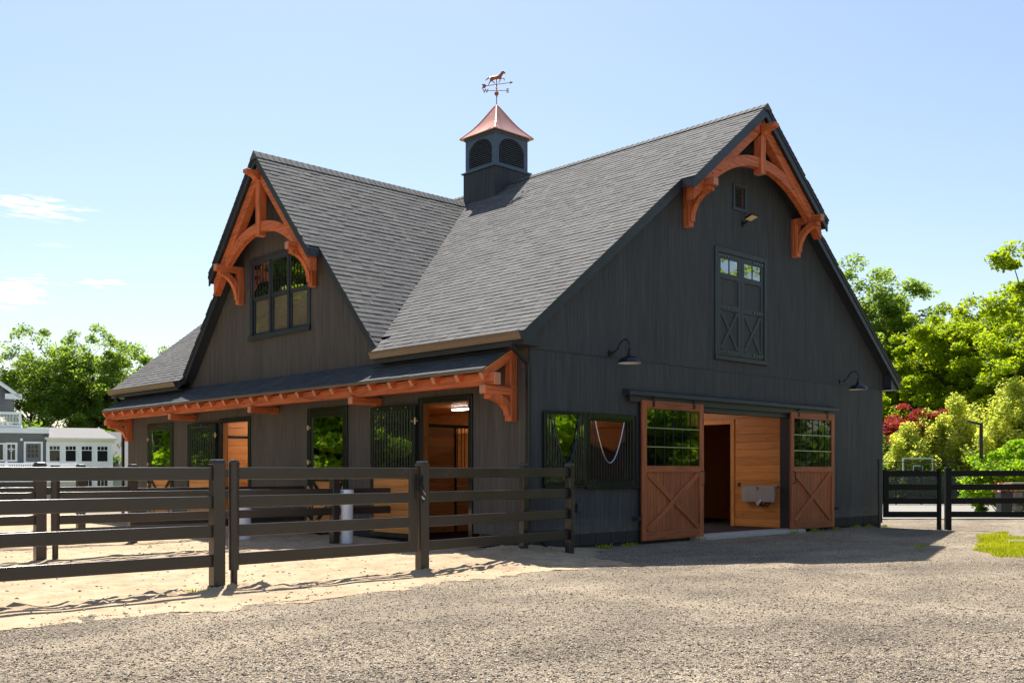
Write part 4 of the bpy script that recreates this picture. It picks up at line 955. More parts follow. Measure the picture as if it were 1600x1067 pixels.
def arch_panel(fx):
    # a square face with an arched opening, as quads between outline and arch
    zb, zt = 8.985, 9.86; ow = .44; spr = 9.42; zo = 9.06
    ar = [(-ow, zo)] + [(-ow * math.cos(t), spr + (9.74 - spr) * math.sin(t)) for t in [i * math.pi / 14 for i in range(15)]] + [(ow, zo)]
    e = hu - .07
    ou = [(-e, zb), (-e, spr)] + [(-e + 2 * e * i / 12, zt) for i in range(13)] + [(e, spr), (e, zb)]
    mb = MB(); n = len(ar)
    for i in range(n - 1):
        mb.prism([fx(*ou[i]), fx(*ou[i+1]), fx(*ar[i+1]), fx(*ar[i])], Vector(fx(0, 0, .05)) - Vector(fx(0, 0)))
    mb.prism([fx(-e, zb), fx(-ow, zo), fx(ow, zo), fx(e, zb)], Vector(fx(0, 0, .05)) - Vector(fx(0, 0)))
    p = mk('arched_panel', mb, M['cupola'], cup)
    mbs = MB(); k = 14
    for i in range(k):
        z = zo + (9.73 - zo) * (i + .2) / k; q = ow if z < spr else ow * math.sqrt(max(.02, 1 - ((z - spr) / (9.74 - spr)) ** 2))
        a, b, c, d = fx(-q, z, .012), fx(q, z, .012), fx(q, z + .035, .055), fx(-q, z + .035, .055); h = Vector((0, 0, .010)); 
        mbs.hexa([a, b, c, d, Vector(a) + h, Vector(b) + h, Vector(c) + h, Vector(d) + h])
    mk('louvre', mbs, M['louvre'], cup)
arch_panel(lambda u, z, d=0: (cx + u, cy - hu + d, z)); arch_panel(lambda u, z, d=0: (cx + u, cy + hu - d, z))
arch_panel(lambda u, z, d=0: (cx - hu + d, cy + u, z)); arch_panel(lambda u, z, d=0: (cx + hu - d, cy + u, z))
for sx in (-1, 1):
    for sy in (-1, 1): mk('corner_post', MB().box(min(cx + sx * (hu + .004), cx + sx * (hu - .0705)), max(cx + sx * (hu + .004), cx + sx * (hu - .0705)), min(cy + sy * (hu + .004), cy + sy * (hu - .0705)), max(cy + sy * (hu + .004), cy + sy * (hu - .0705)), 8.985, 9.82), M['cupola'], cup, .004)
mk('cornice', sq(MB(), hu + .03, 9.80, 9.87), M['cupola'], cup, .006)
mb = MB(); prof = []
for i in range(11):
    t = i / 10; prof.append((hr * ((1 - t) ** 1.0 * .92 + .08 * (1 - t) ** 3) * (1 - .10 * math.sin(math.pi * t)) + .012, 9.87 + .87 * t))
N_ = len(prof)
for (h, z) in prof:
    mb.v += [(cx-h,cy-h,z),(cx+h,cy-h,z),(cx+h,cy+h,z),(cx-h,cy+h,z)]
for i in range(N_ - 1):
    for j in range(4): a, b = 4*i + j, 4*i + (j+1) % 4; mb.f.append((a, b, b + 4, a + 4))
mb.f.append((3, 2, 1, 0)); mb.f.append(tuple(4*(N_-1) + j for j in range(4)))
cr = mk('copper_roof', mb, M['copper'], cup)
for sx, sy in ((-1,-1),(1,-1),(1,1),(-1,1)): mk('hip_seam', MB().tube([(cx + sx * (h + .004), cy + sy * (h + .004), z) for h, z in prof], .014, 6), M['copper'], cup)
mk('drip_edge', frame(MB(), 'y', 0, 1, 0, 1, .1, 0, 1) if False else sq(MB(), hr + .018, 9.845, 9.868), M['copper'], cup)

# weathervane
vz = 10.73
vane = thing('weathervane', 'copper running horse weathervane with arrow and compass letters on top of the cupola', 'weathervane', (cx, cy, vz), math.atan2(RGT.y, RGT.x) + R(-14))
mk('rod', MB().tube([(0, 0, 0), (0, 0, .74)], .012, 8), M['oldcopper'], vane)
mk('ball', MB().lathe([(.001, -.06), (.04, -.045), (.06, 0), (.04, .045), (.001, .06)], (0, 0, .32), 14), M['oldcopper'], vane, smooth=True)
mk('small_ball', MB().lathe([(.001, -.03), (.03, 0), (.001, .03)], (0, 0, .46), 10), M['oldcopper'], vane, smooth=True)
th0 = R(12)
for k, ch in enumerate('ENWS'):
    a = th0 + k * math.pi / 2; d = Vector((math.cos(a), math.sin(a), 0))
    mk('compass_arm', MB().tube([(0, 0, .395), tuple(d * .24 + Vector((0, 0, .395)))], .008, 6), M['oldcopper'], vane)
    cu = bpy.data.curves.new('compass_letter', 'FONT'); cu.body = ch; cu.size = .14; cu.extrude = .006; cu.align_x = 'CENTER'; cu.offset = .004
    tmp = bpy.data.objects.new('compass_letter', cu); dg = bpy.context.evaluated_depsgraph_get(); me = bpy.data.meshes.new_from_object(tmp); me.materials.clear(); me.materials.append(M['oldcopper']); bpy.data.objects.remove(tmp)
    o = bpy.data.objects.new('compass_letter', me); COL.objects.link(o); o.parent = vane; o.location = d * .285 + Vector((0, 0, .345)); o.rotation_euler = (R(90), 0, a if k in (0,) else a + (math.pi if k == 2 else 0))
mk('arrow', MB().tube([(-.30, 0, .545), (.38, 0, .57)], .009, 6).prism([(.36, -.006, .535), (.44, -.006, .572), (.36, -.006, .605)], (0, .012, 0)).prism([(-.40, -.006, .48), (-.30, -.006, .50), (-.27, -.006, .545), (-.30, -.006, .59), (-.40, -.006, .60), (-.365, -.006, .54)], (0, .012, 0)), M['oldcopper'], vane)
def skin_obj(name, verts, edges, rad, mat, parent, lvl=1, squash=1):
    me = bpy.data.meshes.new(name); me.from_pydata(verts, edges, []); o = bpy.data.objects.new(name, me); COL.objects.link(o); me.materials.append(mat)
    bm = bmesh.new(); bm.from_mesh(me); ly = bm.verts.layers.skin.verify()
    for i, v in enumerate(bm.verts): v[ly].radius = (rad[i], rad[i]); v[ly].use_root = (i == 0)
    bm.to_mesh(me); bm.free()
    m = o.modifiers.new('skin', 'SKIN'); m.use_smooth_shade = True; s = o.modifiers.new('sub', 'SUBSURF'); s.levels = lvl; s.render_levels = lvl
    dg = bpy.context.evaluated_depsgraph_get(); nm = bpy.data.meshes.new_from_object(o.evaluated_get(dg)); nm.name = name; bpy.data.objects.remove(o)
    o = bpy.data.objects.new(name, nm); COL.objects.link(o); o.parent = parent
    return o
Hs = [(-.13,0,.745),(-.05,0,.735),(.04,0,.735),(.10,0,.755),(.135,0,.815),(.165,0,.865),(.205,0,.845),(.235,0,.81),      # back, neck, head
      (-.19,0,.755),(-.25,0,.72),(-.30,0,.685),                                                                             # tail
      (-.15,.022,.68),(-.20,.022,.63),(-.215,.022,.585),(-.235,.022,.555), (-.12,-.022,.68),(-.10,-.022,.635),(-.06,-.022,.60),(-.03,-.022,.572),
      (.10,.02,.70),(.165,.02,.715),(.20,.02,.685),(.215,.02,.64), (.08,-.02,.70),(.105,-.02,.66),(.085,-.02,.62),(.06,-.02,.585),
      (.160,.012,.893),(.160,-.012,.893)]
Er = [(0,1),(1,2),(2,3),(3,4),(4,5),(5,6),(6,7),(0,8),(8,9),(9,10),(0,11),(11,12),(12,13),(13,14),(0,15),(15,16),(16,17),(17,18),(3,19),(19,20),(20,21),(21,22),(3,23),(23,24),(24,25),(25,26),(5,27),(5,28)]
Rd = [.050,.047,.046,.044,.034,.029,.022,.016,.014,.018,.008,.026,.013,.011,.010,.026,.013,.011,.010,.020,.013,.011,.009,.020,.013,.011,.009,.005,.005]
skin_obj('horse', Hs, Er, Rd, M['oldcopper'], vane, 2)

# ------------------------------------------------------------ lamps on the gable
def gooseneck(x, z, lab):
    t = thing('gooseneck_lamp', lab, 'wall lamp', (x, 0, z), 0, 'black gooseneck barn lamps on the gable')
    mk('wall_plate', MB().lathe([(0, -.03), (.055, -.03), (.055, 0), (.0, 0)], (0, 0, 0), 14), M['lampmetal'], t)
    t.children[0].rotation_euler = (R(90), 0, 0); t.children[0].location = (0, -.014, 0)
    pts = [(0, -.02, 0), (0, -.10, .01), (0, -.17, .06), (0, -.22, .14), (0, -.29, .205), (0, -.37, .215), (0, -.43, .17), (0, -.45, .09), (0, -.45, .02)]
    mk('arm', MB().tube(pts, .0125, 8), M['lampmetal'], t, smooth=True)
    mk('shade', MB().lathe([(.001, .04), (.028, .04), (.034, .0), (.038, -.045), (.06, -.085), (.13, -.11), (.185, -.145), (.203, -.20), (.207, -.205)], (0, -.45, 0), 28), M['lampmetal'], t, smooth=True)
    mk('shade_lining', MB().lathe([(.0, -.095), (.06, -.095), (.125, -.12), (.178, -.153), (.196, -.199), (.204, -.206)], (0, -.45, 0), 28), M['lampwhite'], t, smooth=True)
    mk('bulb', MB().lathe([(.0, -.20), (.022, -.19), (.034, -.16), (.025, -.12), (.018, -.10)], (0, -.45, 0), 12), M['lampwhite'], t, smooth=True)
gooseneck(1.98, 3.385, 'black gooseneck lamp on the gable above the barred stall window'); gooseneck(10.1, 3.385, 'black gooseneck lamp on the gable near its right corner')
t = thing('floodlight', 'small floodlight on the gable under the vent', 'floodlight', (6.1, 0, 6.36))
mk('base', MB().tube([(0, -.004, 0), (0, -.05, 0)], .055, 12), M['metal'], t); mk('knuckle', MB().tube([(0, -.05, 0), (0, -.14, .05)], .022, 8), M['metal'], t)
hd = mk('head', MB().hexa([(-.12, -.12, .055), (.12, -.12, .055), (.12, -.30, .115), (-.12, -.30, .115), (-.12, -.13, .10), (.12, -.13, .10), (.12, -.31, .155), (-.12, -.31, .155)]), M['lampmetal'], t, .006)
mk('lens', MB().hexa([(-.105, -.135, .055), (.105, -.135, .055), (.105, -.29, .107), (-.105, -.29, .107), (-.105, -.136, .059), (.105, -.136, .059), (.105, -.291, .111), (-.105, -.291, .111)]), M['flood'], hd)

# ------------------------------------------------------------ fences and gates
RAILS = (1.355, 1.035, .712, .388); RH = .138
def fence_post(parent, x, y, h=1.42, s=.07, zb=-.3, z0=0.):
    p = mk('post', MB().box(x - s, x + s, y - s, y + s, zb, h), M['vinyl'], parent, .014, seg=3)
    mk('cap', MB().hexa([(x-s-.006,y-s-.006,h-.035),(x+s+.006,y-s-.006,h-.035),(x+s+.006,y+s+.006,h-.035),(x-s-.006,y+s+.006,h-.035),(x-s*.82,y-s*.82,h+.022),(x+s*.82,y-s*.82,h+.022),(x+s*.82,y+s*.82,h+.022),(x-s*.82,y+s*.82,h+.022)]), M['vinyl'], p, .008)
    return p
def fence_rails(parent, a, b, tops=RAILS, rh=RH, th=.038, dz=0., m='vinyl'):
    for z in tops:
        s0, s1 = random.uniform(-.004, .004), random.uniform(-.004, .004)
        mkbeam('rail', (a[0], a[1], z - rh / 2 + dz + s0), (b[0], b[1], z - rh / 2 + dz + s1), th, rh, M[m], parent, .009, seg=3)
f = thing('fence', 'brown black four rail fence in front of the sand, left of the paddock gate', 'fence')
for x in (-8.62, -11.2): fence_post(f, x, -1.28) if x < -9 else None
fence_post(f, -6.13, -1.26)
fence_rails(f, (-11.2, -1.27), (-6.18, -1.27))
def gate(label, hx, hy, ex, ey, tops=RAILS, latch=True, z0=0., ztop=1.41, group=None, dark=False):
    """hinged at (hx, hy); free stile at (ex, ey)"""
    g = thing('gate', label, 'gate', group=group); d = Vector((ex - hx, ey - hy, 0)).normalized()
    q = mk('hinge_tube', MB().tube([(hx, hy, .20 + z0), (hx, hy, ztop)], .058, 12), M['vinyl'], g, 0, smooth=False); mk('cap', MB().lathe([(.0, .03), (.05, .022), (.062, 0), (.062, -.03)], (hx, hy, ztop), 12), M['vinyl'], q)
    mk('pivot_pipe', MB().tube([(hx, hy, -.2), (hx, hy, .24 + z0)], .040, 10), M['vinyl'], q)
    for z in tops: mkbeam('rail', (hx + d.x * .05, hy + d.y * .05, z - RH/2 + z0), (ex - d.x * .12, ey - d.y * .12, z - RH/2 + z0), .04, RH, M['vinyl'], g, .009, seg=3)
    mkbeam('stile', (ex - d.x * .06, ey - d.y * .06, tops[3] - RH + z0), (ex - d.x * .06, ey - d.y * .06, tops[0] + z0), .044, .13, M['vinyl'], g, .007, up=(d.x, d.y, 0))
    return g
gate('four rail paddock gate standing closed between the tall post and the latch post', -5.93, -1.27, -3.235, -1.15)
f = thing('fence', 'short brown four rail fence between the gate latch post and the barn corner', 'fence')
fence_post(f, -3.13, -1.14); fence_post(f, .09, -.80, 1.42, .055); fence_post(f, -.55, -.42, 1.42, .055)
fence_rails(f, (-3.07, -1.145), (.05, -.81)); fence_rails(f, (.06, -.75), (-.50, -.44), RAILS[1:])
for z in RAILS: mk('rail_clip', MB().box(.035, .062, -.88, -.74, z - RH - .012, z + .012), M['metal'], f)
lt = tag(mk('gate_latch', MB().box(-3.245, -3.19, -1.235, -1.205, 1.06, 1.27).tube([(-3.20, -1.235, 1.24), (-3.22, -1.27, 1.18), (-3.20, -1.27, 1.10), (-3.19, -1.24, 1.03)], .016, 6).tube([(-3.24, -1.24, 1.12), (-3.21, -1.265, 1.0), (-3.17, -1.24, .93), (-3.19, -1.23, .90)], .013, 6), M['metal']), 'black metal latch and chain on the paddock gate post', 'gate latch')
mk('chain_links', MB().tube([(-3.235, -1.23, 1.09), (-3.20, -1.262, 1.04), (-3.165, -1.25, 1.0)], .009, 6).tube([(-3.22, -1.25, .98), (-3.19, -1.262, .94)], .012, 6), M['zinc'], lt)
# inner divider fences of the runs
T2 = (1.355, 1.0, .66, .44)
f = thing('fence', 'dark four rail divider fence running from the inner run gate to the barn wall', 'fence')
fence_post(f, -6.32, 3.85, 1.42, .075); fence_post(f, -1.32, 3.68, 1.36); fence_rails(f, (-1.28, 3.68), (-.03, 3.66), T2[1:3])
fence_rails(f, (-6.1, 3.83), (-1.36, 3.68), T2[1:3]); fence_rails(f, (-11, 3.95), (-6.37, 3.85), T2)
g = thing('gate', 'inner run gate post tube beside the divider fence', 'gate'); mk('hinge_tube', MB().tube([(-6.12, 3.80, .3), (-6.12, 3.80, 1.40)], .062, 10), M['vinyl'], g); mk('pivot_pipe', MB().tube([(-6.12, 3.80, -.2), (-6.12, 3.80, .32)], .045, 8), M['vinyl'], g)
mkbeam('rail', (-6.06, 3.82, 1.285), (-2.9, 3.73, 1.285), .04, RH, M['vinyl'], g, .009, seg=3); mkbeam('rail', (-6.06, 3.82, .39), (-3.7, 3.75, .39), .04, RH, M['vinyl'], g, .009, seg=3)
f = thing('fence', 'furthest dark rail fence across the sand run in front of the white house', 'fence')
for x in (-3.71, -7.0, -10.5): fence_post(f, x, 6.77)
fence_post(f, -4.35, 7.6, 1.42, .07)
fence_rails(f, (-13, 6.77), (-3.76, 6.77), (1.355, 1.03, .70)); fence_rails(f, (-3.66, 6.77), (-.03, 6.77), (1.355, 1.0, .42))
# white pipes standing in the runs
for (x, y, h, lab) in ((-1.85, 5.96, .96, 'white plastic pipe standing in the sand run left of the blue marked pipe'), (-1.10, 3.61, .98, 'white plastic pipe with a blue mark near the top, by the divider fence post')):
    p = tag(mk('white_pipe', MB().lathe([(.0, h), (.115, h), (.125, h - .01), (.125, h - .07), (.112, h - .075), (.112, -.2)], (x, y, 0), 20), M['pvc'], smooth=False), lab, 'pipe', 'white pipes in the runs')
    if y < 4:
        m = plain('blue_print', (.12, .35, .75), .4, .05); mk('blue_mark', MB().box(x - .127, x - .10, y - .06, y + .04, h - .06, h - .015), m, p)
hy_ = tag(mk('hose_bib', MB().tube([(-.15, -.22, .0), (-.15, -.22, .20), (-.10, -.30, .24), (-.02, -.36, .19)], .035, 8).lathe([(0, .30), (.06, .29), (.06, .26), (0, .25)], (-.15, -.22, 0), 10), M['metal']), 'black yard hydrant low in the sand at the barn corner', 'hydrant')
mk('spout', MB().tube([(-.10, -.30, .22), (-.02, -.40, .10), (.0, -.43, .02)], .022, 6), M['metal'], hy_)

# fence beyond the right end of the barn, square to the view
pb = Vector((12.35, .03, 0)); gp = Vector((13.22, -.88, 0)); d = RGT
g0 = CAM + FWD * 23.75
def rp(l, dd=23.75): p = CAM + FWD * dd + RGT * l; return p
a = rp(8.86); b = rp(10.12); zz = -.09
g = thing('gate', 'small black four rail gate between the barn and the right hand fence', 'gate')
for z in RAILS: mkbeam('rail', (a.x, a.y, z - RH/2 - .03), (b.x, b.y, z - RH/2 - .03), .04, RH, M['vinyl_black'], g, .007)
mkbeam('stile', (a.x, a.y, .22), (a.x, a.y, 1.33), .044, .13, M['vinyl_black'], g, .007, up=tuple(RGT)); mk('hinge_tube', MB().tube([(b.x, b.y, -.3), (b.x, b.y, 1.36)], .055, 10), M['vinyl_black'], g)
mkbeam('hinge_post', (a.x - d.x * .16, a.y - d.y * .16, -.3), (a.x - d.x * .16, a.y - d.y * .16, 1.6), .05, .05, M['metal'], g, .006, up=tuple(RGT))
f = thing('fence', 'black four rail fence on the far right beside the small gate', 'fence')
def rpost(l):
    p = rp(l); mkbeam('post', (p.x, p.y, -.35), (p.x, p.y, 1.40), .13, .13, M['vinyl_black'], f, .012, up=tuple(RGT))
rpost(10.33); rpost(12.9); rpost(15.4)
for l0, l1 in ((10.36, 12.85), (12.95, 15.4)):
    p, q = rp(l0), rp(l1); fence_rails(f, (p.x, p.y), (q.x, q.y), dz=-.03, m='vinyl_black')

# ------------------------------------------------------------ trees and shrubs
def leaf_field(name, C_, S_, mat, parent, seed, up=.5, asp=.55):
    """one pointed, slightly folded leaf spray per point"""
    rg = np.random.default_rng(seed); n = len(C_)
    nrm = rg.normal(0, 1, (n, 3)); nrm /= np.linalg.norm(nrm, axis=1, keepdims=True); nrm[:, 2] = np.abs(nrm[:, 2]) + up; nrm /= np.linalg.norm(nrm, axis=1, keepdims=True)
    t = rg.normal(0, 1, (n, 3)); t -= nrm * (t * nrm).sum(1, keepdims=True); t /= np.linalg.norm(t, axis=1, keepdims=True); b = np.cross(nrm, t)
    S = (S_ * (.6 + .8 * rg.random(n)))[:, None]; dn = nrm * S * .12
    V = np.stack([C_ - t * S * .5, C_ + b * S * asp * .5 - dn, C_ + t * S * .5 - dn, C_ - b * S * asp * .5 - dn], 1).reshape(-1, 3)
    F = (np.arange(n) * 4)[:, None] + np.array([[0, 1, 2, 3]])
    return np_mesh(name, V, F, mat, parent)
def grow_tree(name, label, cat, base, H, crown, mat, seed, n_clump=70, leaves=220, leaf=.22, clump=.62, group=None, trunk_r=.22, cb=.28, lean=(0, 0), shape='round', holes=.12, flat=.6):
    """crown = (rx, rz, centre height)"""
    rg = np.random.default_rng(seed); t = thing(name, label, cat, base, rg.random() * 6.28, group)
    rx, rz, cz = crown; mb = MB(); C_ = []
    top = np.array([lean[0], lean[1], cz + rz * .55]); k = 7
    tr = [np.array([lean[0] * (i / k) ** 1.4, lean[1] * (i / k) ** 1.4, -.3 + (top[2] + .3) * i / k]) + np.array([*(rg.normal(0, .10, 2) * (i > 0) * min(1, H / 8)), 0]) for i in range(k + 1)]
    mb.tube(tr, [trunk_r * (1.25 if i == 0 else 1) * (1 - .85 * i / k) for i in range(k + 1)], 7)
    nl = max(9, n_clump // 7); tips = []
    for i in range(nl):
        f = cb + (1 - cb) * (i + rg.random()) / nl * .95; j = min(k - 1, int(f * k)); p0 = tr[j] + (tr[j+1] - tr[j]) * (f * k - j)
        a = i * 2.4 + rg.normal(0, .35); el = rg.uniform(-.25, .9)
        if shape == 'round':
            dr = np.array([math.cos(a) * math.cos(el), math.sin(a) * math.cos(el), math.sin(el)])
            e = np.array([lean[0], lean[1], cz]) + dr * np.array([rx, rx, rz]) * rg.uniform(.62, .93)
        else:
            rr = rx * (1 - .8 * f) * rg.uniform(.6, 1); e = p0 + np.array([math.cos(a) * rr, math.sin(a) * rr, rr * rg.uniform(.2, .8)])
        mid = (p0 + e) / 2 + np.array([*rg.normal(0, .18, 2), -.08 * np.linalg.norm(e - p0) + .12]); r0 = trunk_r * .42 * (1 - .6 * f)
        mb.tube([p0, mid, e], [r0, r0 * .6, r0 * .18], 5); tips.append(e)
        for s in range(3):
            q = p0 + (e - p0) * rg.uniform(.4, .9); ee = q + rg.normal(0, 1, 3) * np.array([1, 1, .7]) * rx * .22 + np.array([0, 0, .15]); mb.tube([q, ee], [r0 * .35, r0 * .10], 4); tips.append(ee)
    cen = []
    for i in range(n_clump):
        if i < len(tips): c = tips[i] + rg.normal(0, .12, 3)
        else:
            dr = rg.normal(0, 1, 3); dr /= np.linalg.norm(dr); u = rg.uniform(.5, 1.0) ** .5
            if shape == 'round':
                lump = 1 + .20 * math.sin(3 * math.atan2(dr[1], dr[0]) + seed) * math.cos(2.3 * dr[2] * 3 + seed)
                c = np.array([lean[0], lean[1], cz]) + dr * np.array([rx, rx, rz]) * u * lump
                if c[2] < cz - rz * .8 and rg.random() < .5: continue
            else:
                f = rg.random() ** 1.3; rr = rx * (1 - .9 * f ** 1.6) * math.sqrt(rg.random()) ; a = rg.random() * 6.28; c = np.array([math.cos(a) * rr, math.sin(a) * rr, .1 + f * (cz + rz)])
        if rg.random() < holes: continue
        cen.append(c)
    for c in cen:
        m = int(leaves * rg.uniform(.5, 1.4)); s = clump * rg.uniform(.6, 1.3)
        v = rg.normal(0, 1, (m, 3)); v /= np.linalg.norm(v, axis=1, keepdims=True); v *= (rg.random((m, 1)) ** .45) * s; v[:, 2] *= flat
        v[:, 2] -= .12 * (v[:, 0] ** 2 + v[:, 1] ** 2) / max(s, .1); C_.append(c + v)
    tk = mk('trunk', mb, M['bark'], t, smooth=True); C_ = np.concatenate(C_); cr_ = leaf_field('crown', C_, np.full(len(C_), leaf), mat, t, seed + 1)
    return t
def at(px, d, z=0.):
    p = CAM + FWD * d + RGT * ((px - 800) / FPX * d); return (p.x, p.y, z)
L = M
GL = 'trees behind the white house'; GR = 'trees right of the barn'
grow_tree('deciduous_tree', 'airy tree behind the white house, nearest the left edge of the photo', 'tree', at(52, 92, -1.2), 15, (5.0, 6.2, 9.2), L['leaf_mid'], 11, 260, 150, .28, .95, GL, .25, .25, holes=.2)
ta = grow_tree('deciduous_tree', 'tallest airy tree behind the white house with a forked grey trunk', 'tree', at(145, 96, -1.2), 16, (5.0, 7.0, 9.2), L['leaf_mid'], 12, 330, 150, .28, .95, GL, .30, .2, holes=.2)
grow_tree('deciduous_tree', 'broad leafy tree whose crown meets the left end of the barn roof', 'tree', at(222, 100, -1.2), 14, (5.6, 6.0, 9.0), L['leaf_mid'], 13, 270, 150, .30, 1.0, GL, .26, .25, holes=.14)
bush0 = grow_tree('dense_bush', 'dark bushy undergrowth below the airy trees, left of the barn', 'bush', at(80, 88, -1.2), 6, (6.5, 3.0, 3.0), L['leaf_dark'], 14, 150, 220, .36, 1.1, GL, .2, .2, holes=.05)
grow_tree('dense_bush', 'dark bushy undergrowth beside the left end of the barn', 'bush', at(200, 90, -1.2), 6, (6.0, 2.8, 2.8), L['leaf_dark'], 15, 150, 220, .36, 1.1, GL, .2, .2, holes=.05)
tb_ = grow_tree('deciduous_tree', 'tall green tree rising directly behind the right slope of the barn roof', 'tree', at(1352, 62, -.2), 13.5, (4.4, 6.2, 7.9), L['leaf_mid'], 21, 360, 240, .22, .78, GR, .28, .2, holes=.06)
grow_tree('deciduous_tree', 'green slender tree between the tall tree and the bright maple', 'tree', at(1418, 70, -.2), 10, (3.6, 4.3, 5.0), L['leaf_mid'], 22, 240, 260, .22, .75, GR, .2, .2)
tm = grow_tree('maple_tree', 'broad bright yellow green maple filling the right side', 'tree', at(1552, 54, -.2), 11.5, (5.9, 5.0, 6.2), L['leaf_maple'], 23, 620, 250, .18, .62, GR, .34, .15, holes=.0)
grow_tree('maple_tree', 'bright maple at the right edge standing in front of the broad maple', 'tree', at(1668, 47, -.2), 10, (4.3, 4.6, 5.6), L['leaf_maple'], 24, 330, 230, .17, .6, GR, .3, .12, holes=.0)
grow_tree('deciduous_tree', 'tree at the upper right edge of which only a few leafy branches show', 'tree', at(1690, 36, -.2), 11, (3.0, 2.3, 8.1), L['leaf_maple'], 25, 70, 170, .20, .5, GR, .25, .35, holes=.12)
grow_tree('deciduous_tree', 'bright leafy tree filling the gap between the slender tree and the broad maple', 'tree', at(1462, 60, -.2), 9, (4.3, 4.8, 5.0), L['leaf_maple'], 27, 420, 240, .18, .62, GR, .2, .15, holes=.0)
grow_tree('japanese_maple', 'dark red leaved maple below the bright maple', 'tree', at(1436, 48, -.2), 5, (1.9, 1.2, 3.2), L['leaf_red'], 26, 120, 200, .13, .38, None, .10, .3, holes=.15, flat=.45)
GS = 'shrubs beyond the court fence'
for i, (px, dd, h, r, key, lab) in enumerate((
    (1420, 46, 3.3, 1.1, 'leaf_gold', 'golden shrub right behind the basketball backboard'),
    (1452, 47, 4.1, 1.3, 'leaf_gold', 'pale golden shrub under the red maple'),
    (1492, 46, 4.6, 1.3, 'leaf_gold', 'tall feathery golden shrub left of the lamp post'),
    (1546, 48, 4.6, 1.5, 'leaf_gold', 'feathery golden shrub right of the lamp post'),
    (1585, 44, 5.3, 1.7, 'leaf_gold', 'tallest golden shrub at the right edge'),
    (1398, 52, 3.4, 1.1, 'leaf_dark', 'dark green shrub close to the barn end'),
    (1478, 50, 3.0, 1.0, 'leaf_dark', 'dark conifer shrub between the golden shrubs'),
    (1530, 50, 3.3, 1.1, 'leaf_dark', 'dark green shrub directly behind the lamp post'),
    (1520, 52, 2.6, 1.3, 'leaf_bright', 'bright green shrub low behind the golden shrubs'))):
    sh = grow_tree('shrub', lab, 'shrub', at(px, dd, -.2), h, (r * 1.55, h * .5, h * .5), M[key], 40 + i, 170, 240, .12, .36, GS, .06, .1, shape='spire', holes=.0, flat=1.25)
shr0 = grow_tree('shrub', 'bright green rounded shrub beside the dark planter on the right', 'shrub', at(1568, 33.5, -.15), 2.0, (1.25, .85, 1.0), M['leaf_bright'], 60, 110, 170, .12, .30, GS, .05, .05, holes=.04)
grow_tree('shrub', 'bright green trailing shrub at the right edge above the stone pillar', 'shrub', at(1600, 35, -.15), 2.6, (1.2, 1.0, 1.5), M['leaf_bright'], 61, 80, 170, .12, .30, GS, .05, .05, holes=.05)
for i, px in enumerate((1395, 1425, 1447, 1470, 1500, 1537)):
    grow_tree('shrub', 'leafy green shrub low behind the dark court mesh, %s' % ('nearest the barn end', 'below the left half of the backboard', 'below the right half of the backboard', 'behind the two gate posts', 'left of the lamp post foot', 'right of the lamp post foot')[i], 'shrub', at(px, 45.5 + (i % 3), -.2), 2, (1.5, 1.0, .9), M[('leaf_dark', 'leaf_mid', 'leaf_dark')[i % 3]], 70 + i, 45, 150, .17, .42, GS, .05, .05, holes=.04)
# woods further off closing the view, and the trees that the windows mirror
far = []
for i in range(26):
    px = 1330 + i * 16 + (i * 37 % 11); far.append(at(px, 84 + (i * 7 % 5) * 3.5, 0))
for i in range(16): far.append(at(-60 + i * 24, 118 + (i * 5 % 4) * 4, -1.5))
for i in range(26): far.append(at(340 + i * 40, 112 + (i * 5 % 4) * 4, -.6))
def wood_mass(name, pts, rz, mat, seed, h=(3, 8)):
    rg = np.random.default_rng(seed); C_ = []
    for p in pts:
        for k in range(26):
            c = np.array(p) + np.array([*rg.normal(0, 1.6, 2), rg.uniform(.3, rg.uniform(*h))]); m = 60; v = rg.normal(0, .55, (m, 3)); C_.append(c + v)
    o = leaf_field(name, np.concatenate(C_), np.full(sum(len(c) for c in C_), .42), mat, None, seed); o['kind'] = 'stuff'; return o
for i in range(15):
    if i < 12: far.append((-46 + i * 3.4, 50 + (i % 3) * 3 - i * .2, 0))
    far.append((30 + i * 2.2, -13 - i * 3.2, 0))
wood_mass('far_wood', far, 6, M['leaf_dark'], 91)
mir = [(tm, (-16, 27), 1.25), (tm, (-22, 34), 1.45), (ta, (-9, 34), 1.35), (tm, (-27, 26), 1.2), (ta, (-30, 38), 1.3), (ta, (-16, 40), 1.5), (tm, (21, -17), .9), (ta, (27, -22), 1.0), (tb_, (15, -20), .95), (tm, (25, -15), 1.0), (tm, (27, -28), 1.2), (tm, (34, -26), 1.1), (ta, (30, -33), 1.2)]
for i, (src, (x, y), s) in enumerate(mir):
    c = copy_tree(src); c.location = (x, y, -.3); c.scale = (s, s, s); c.rotation_euler = (0, 0, i * 1.3); c['group'] = 'trees across the yard, outside the view'
    c['label'] = ('tree beyond the paddock, mirrored in the stall windows, ' if y > 0 else 'tree across the drive, mirrored in the gable windows, ') + ('nearest the paddock', 'behind the nearest', 'tall and airy at the back', 'leftmost bright one', 'leftmost airy one', 'tallest at the back', 'bright, close to the drive', 'airy, close to the drive', 'dark, nearest the barn', 'rightmost bright one', 'airy, furthest off', 'bright, beside the dark one', 'bright, behind the others')[i]

for i, (x, y) in enumerate(((-13, 23), (-20, 25), (-27, 21), (-9.5, 27.5), (18, -13), (23, -18), (29, -17))):
    c = copy_tree(shr0); c.location = (x, y, -.3); c.rotation_euler = (0, 0, i * 1.7); c.scale = (2.6, 2.6, 2.5); c['group'] = 'bushes across the yard, outside the view'
    c['label'] = 'bush across the yard, outside the photo, ' + ('before the first mirrored tree', 'in the middle of the paddock side', 'furthest left', 'closest to the paddock', 'first across the drive', 'second across the drive', 'furthest across the drive')[i]
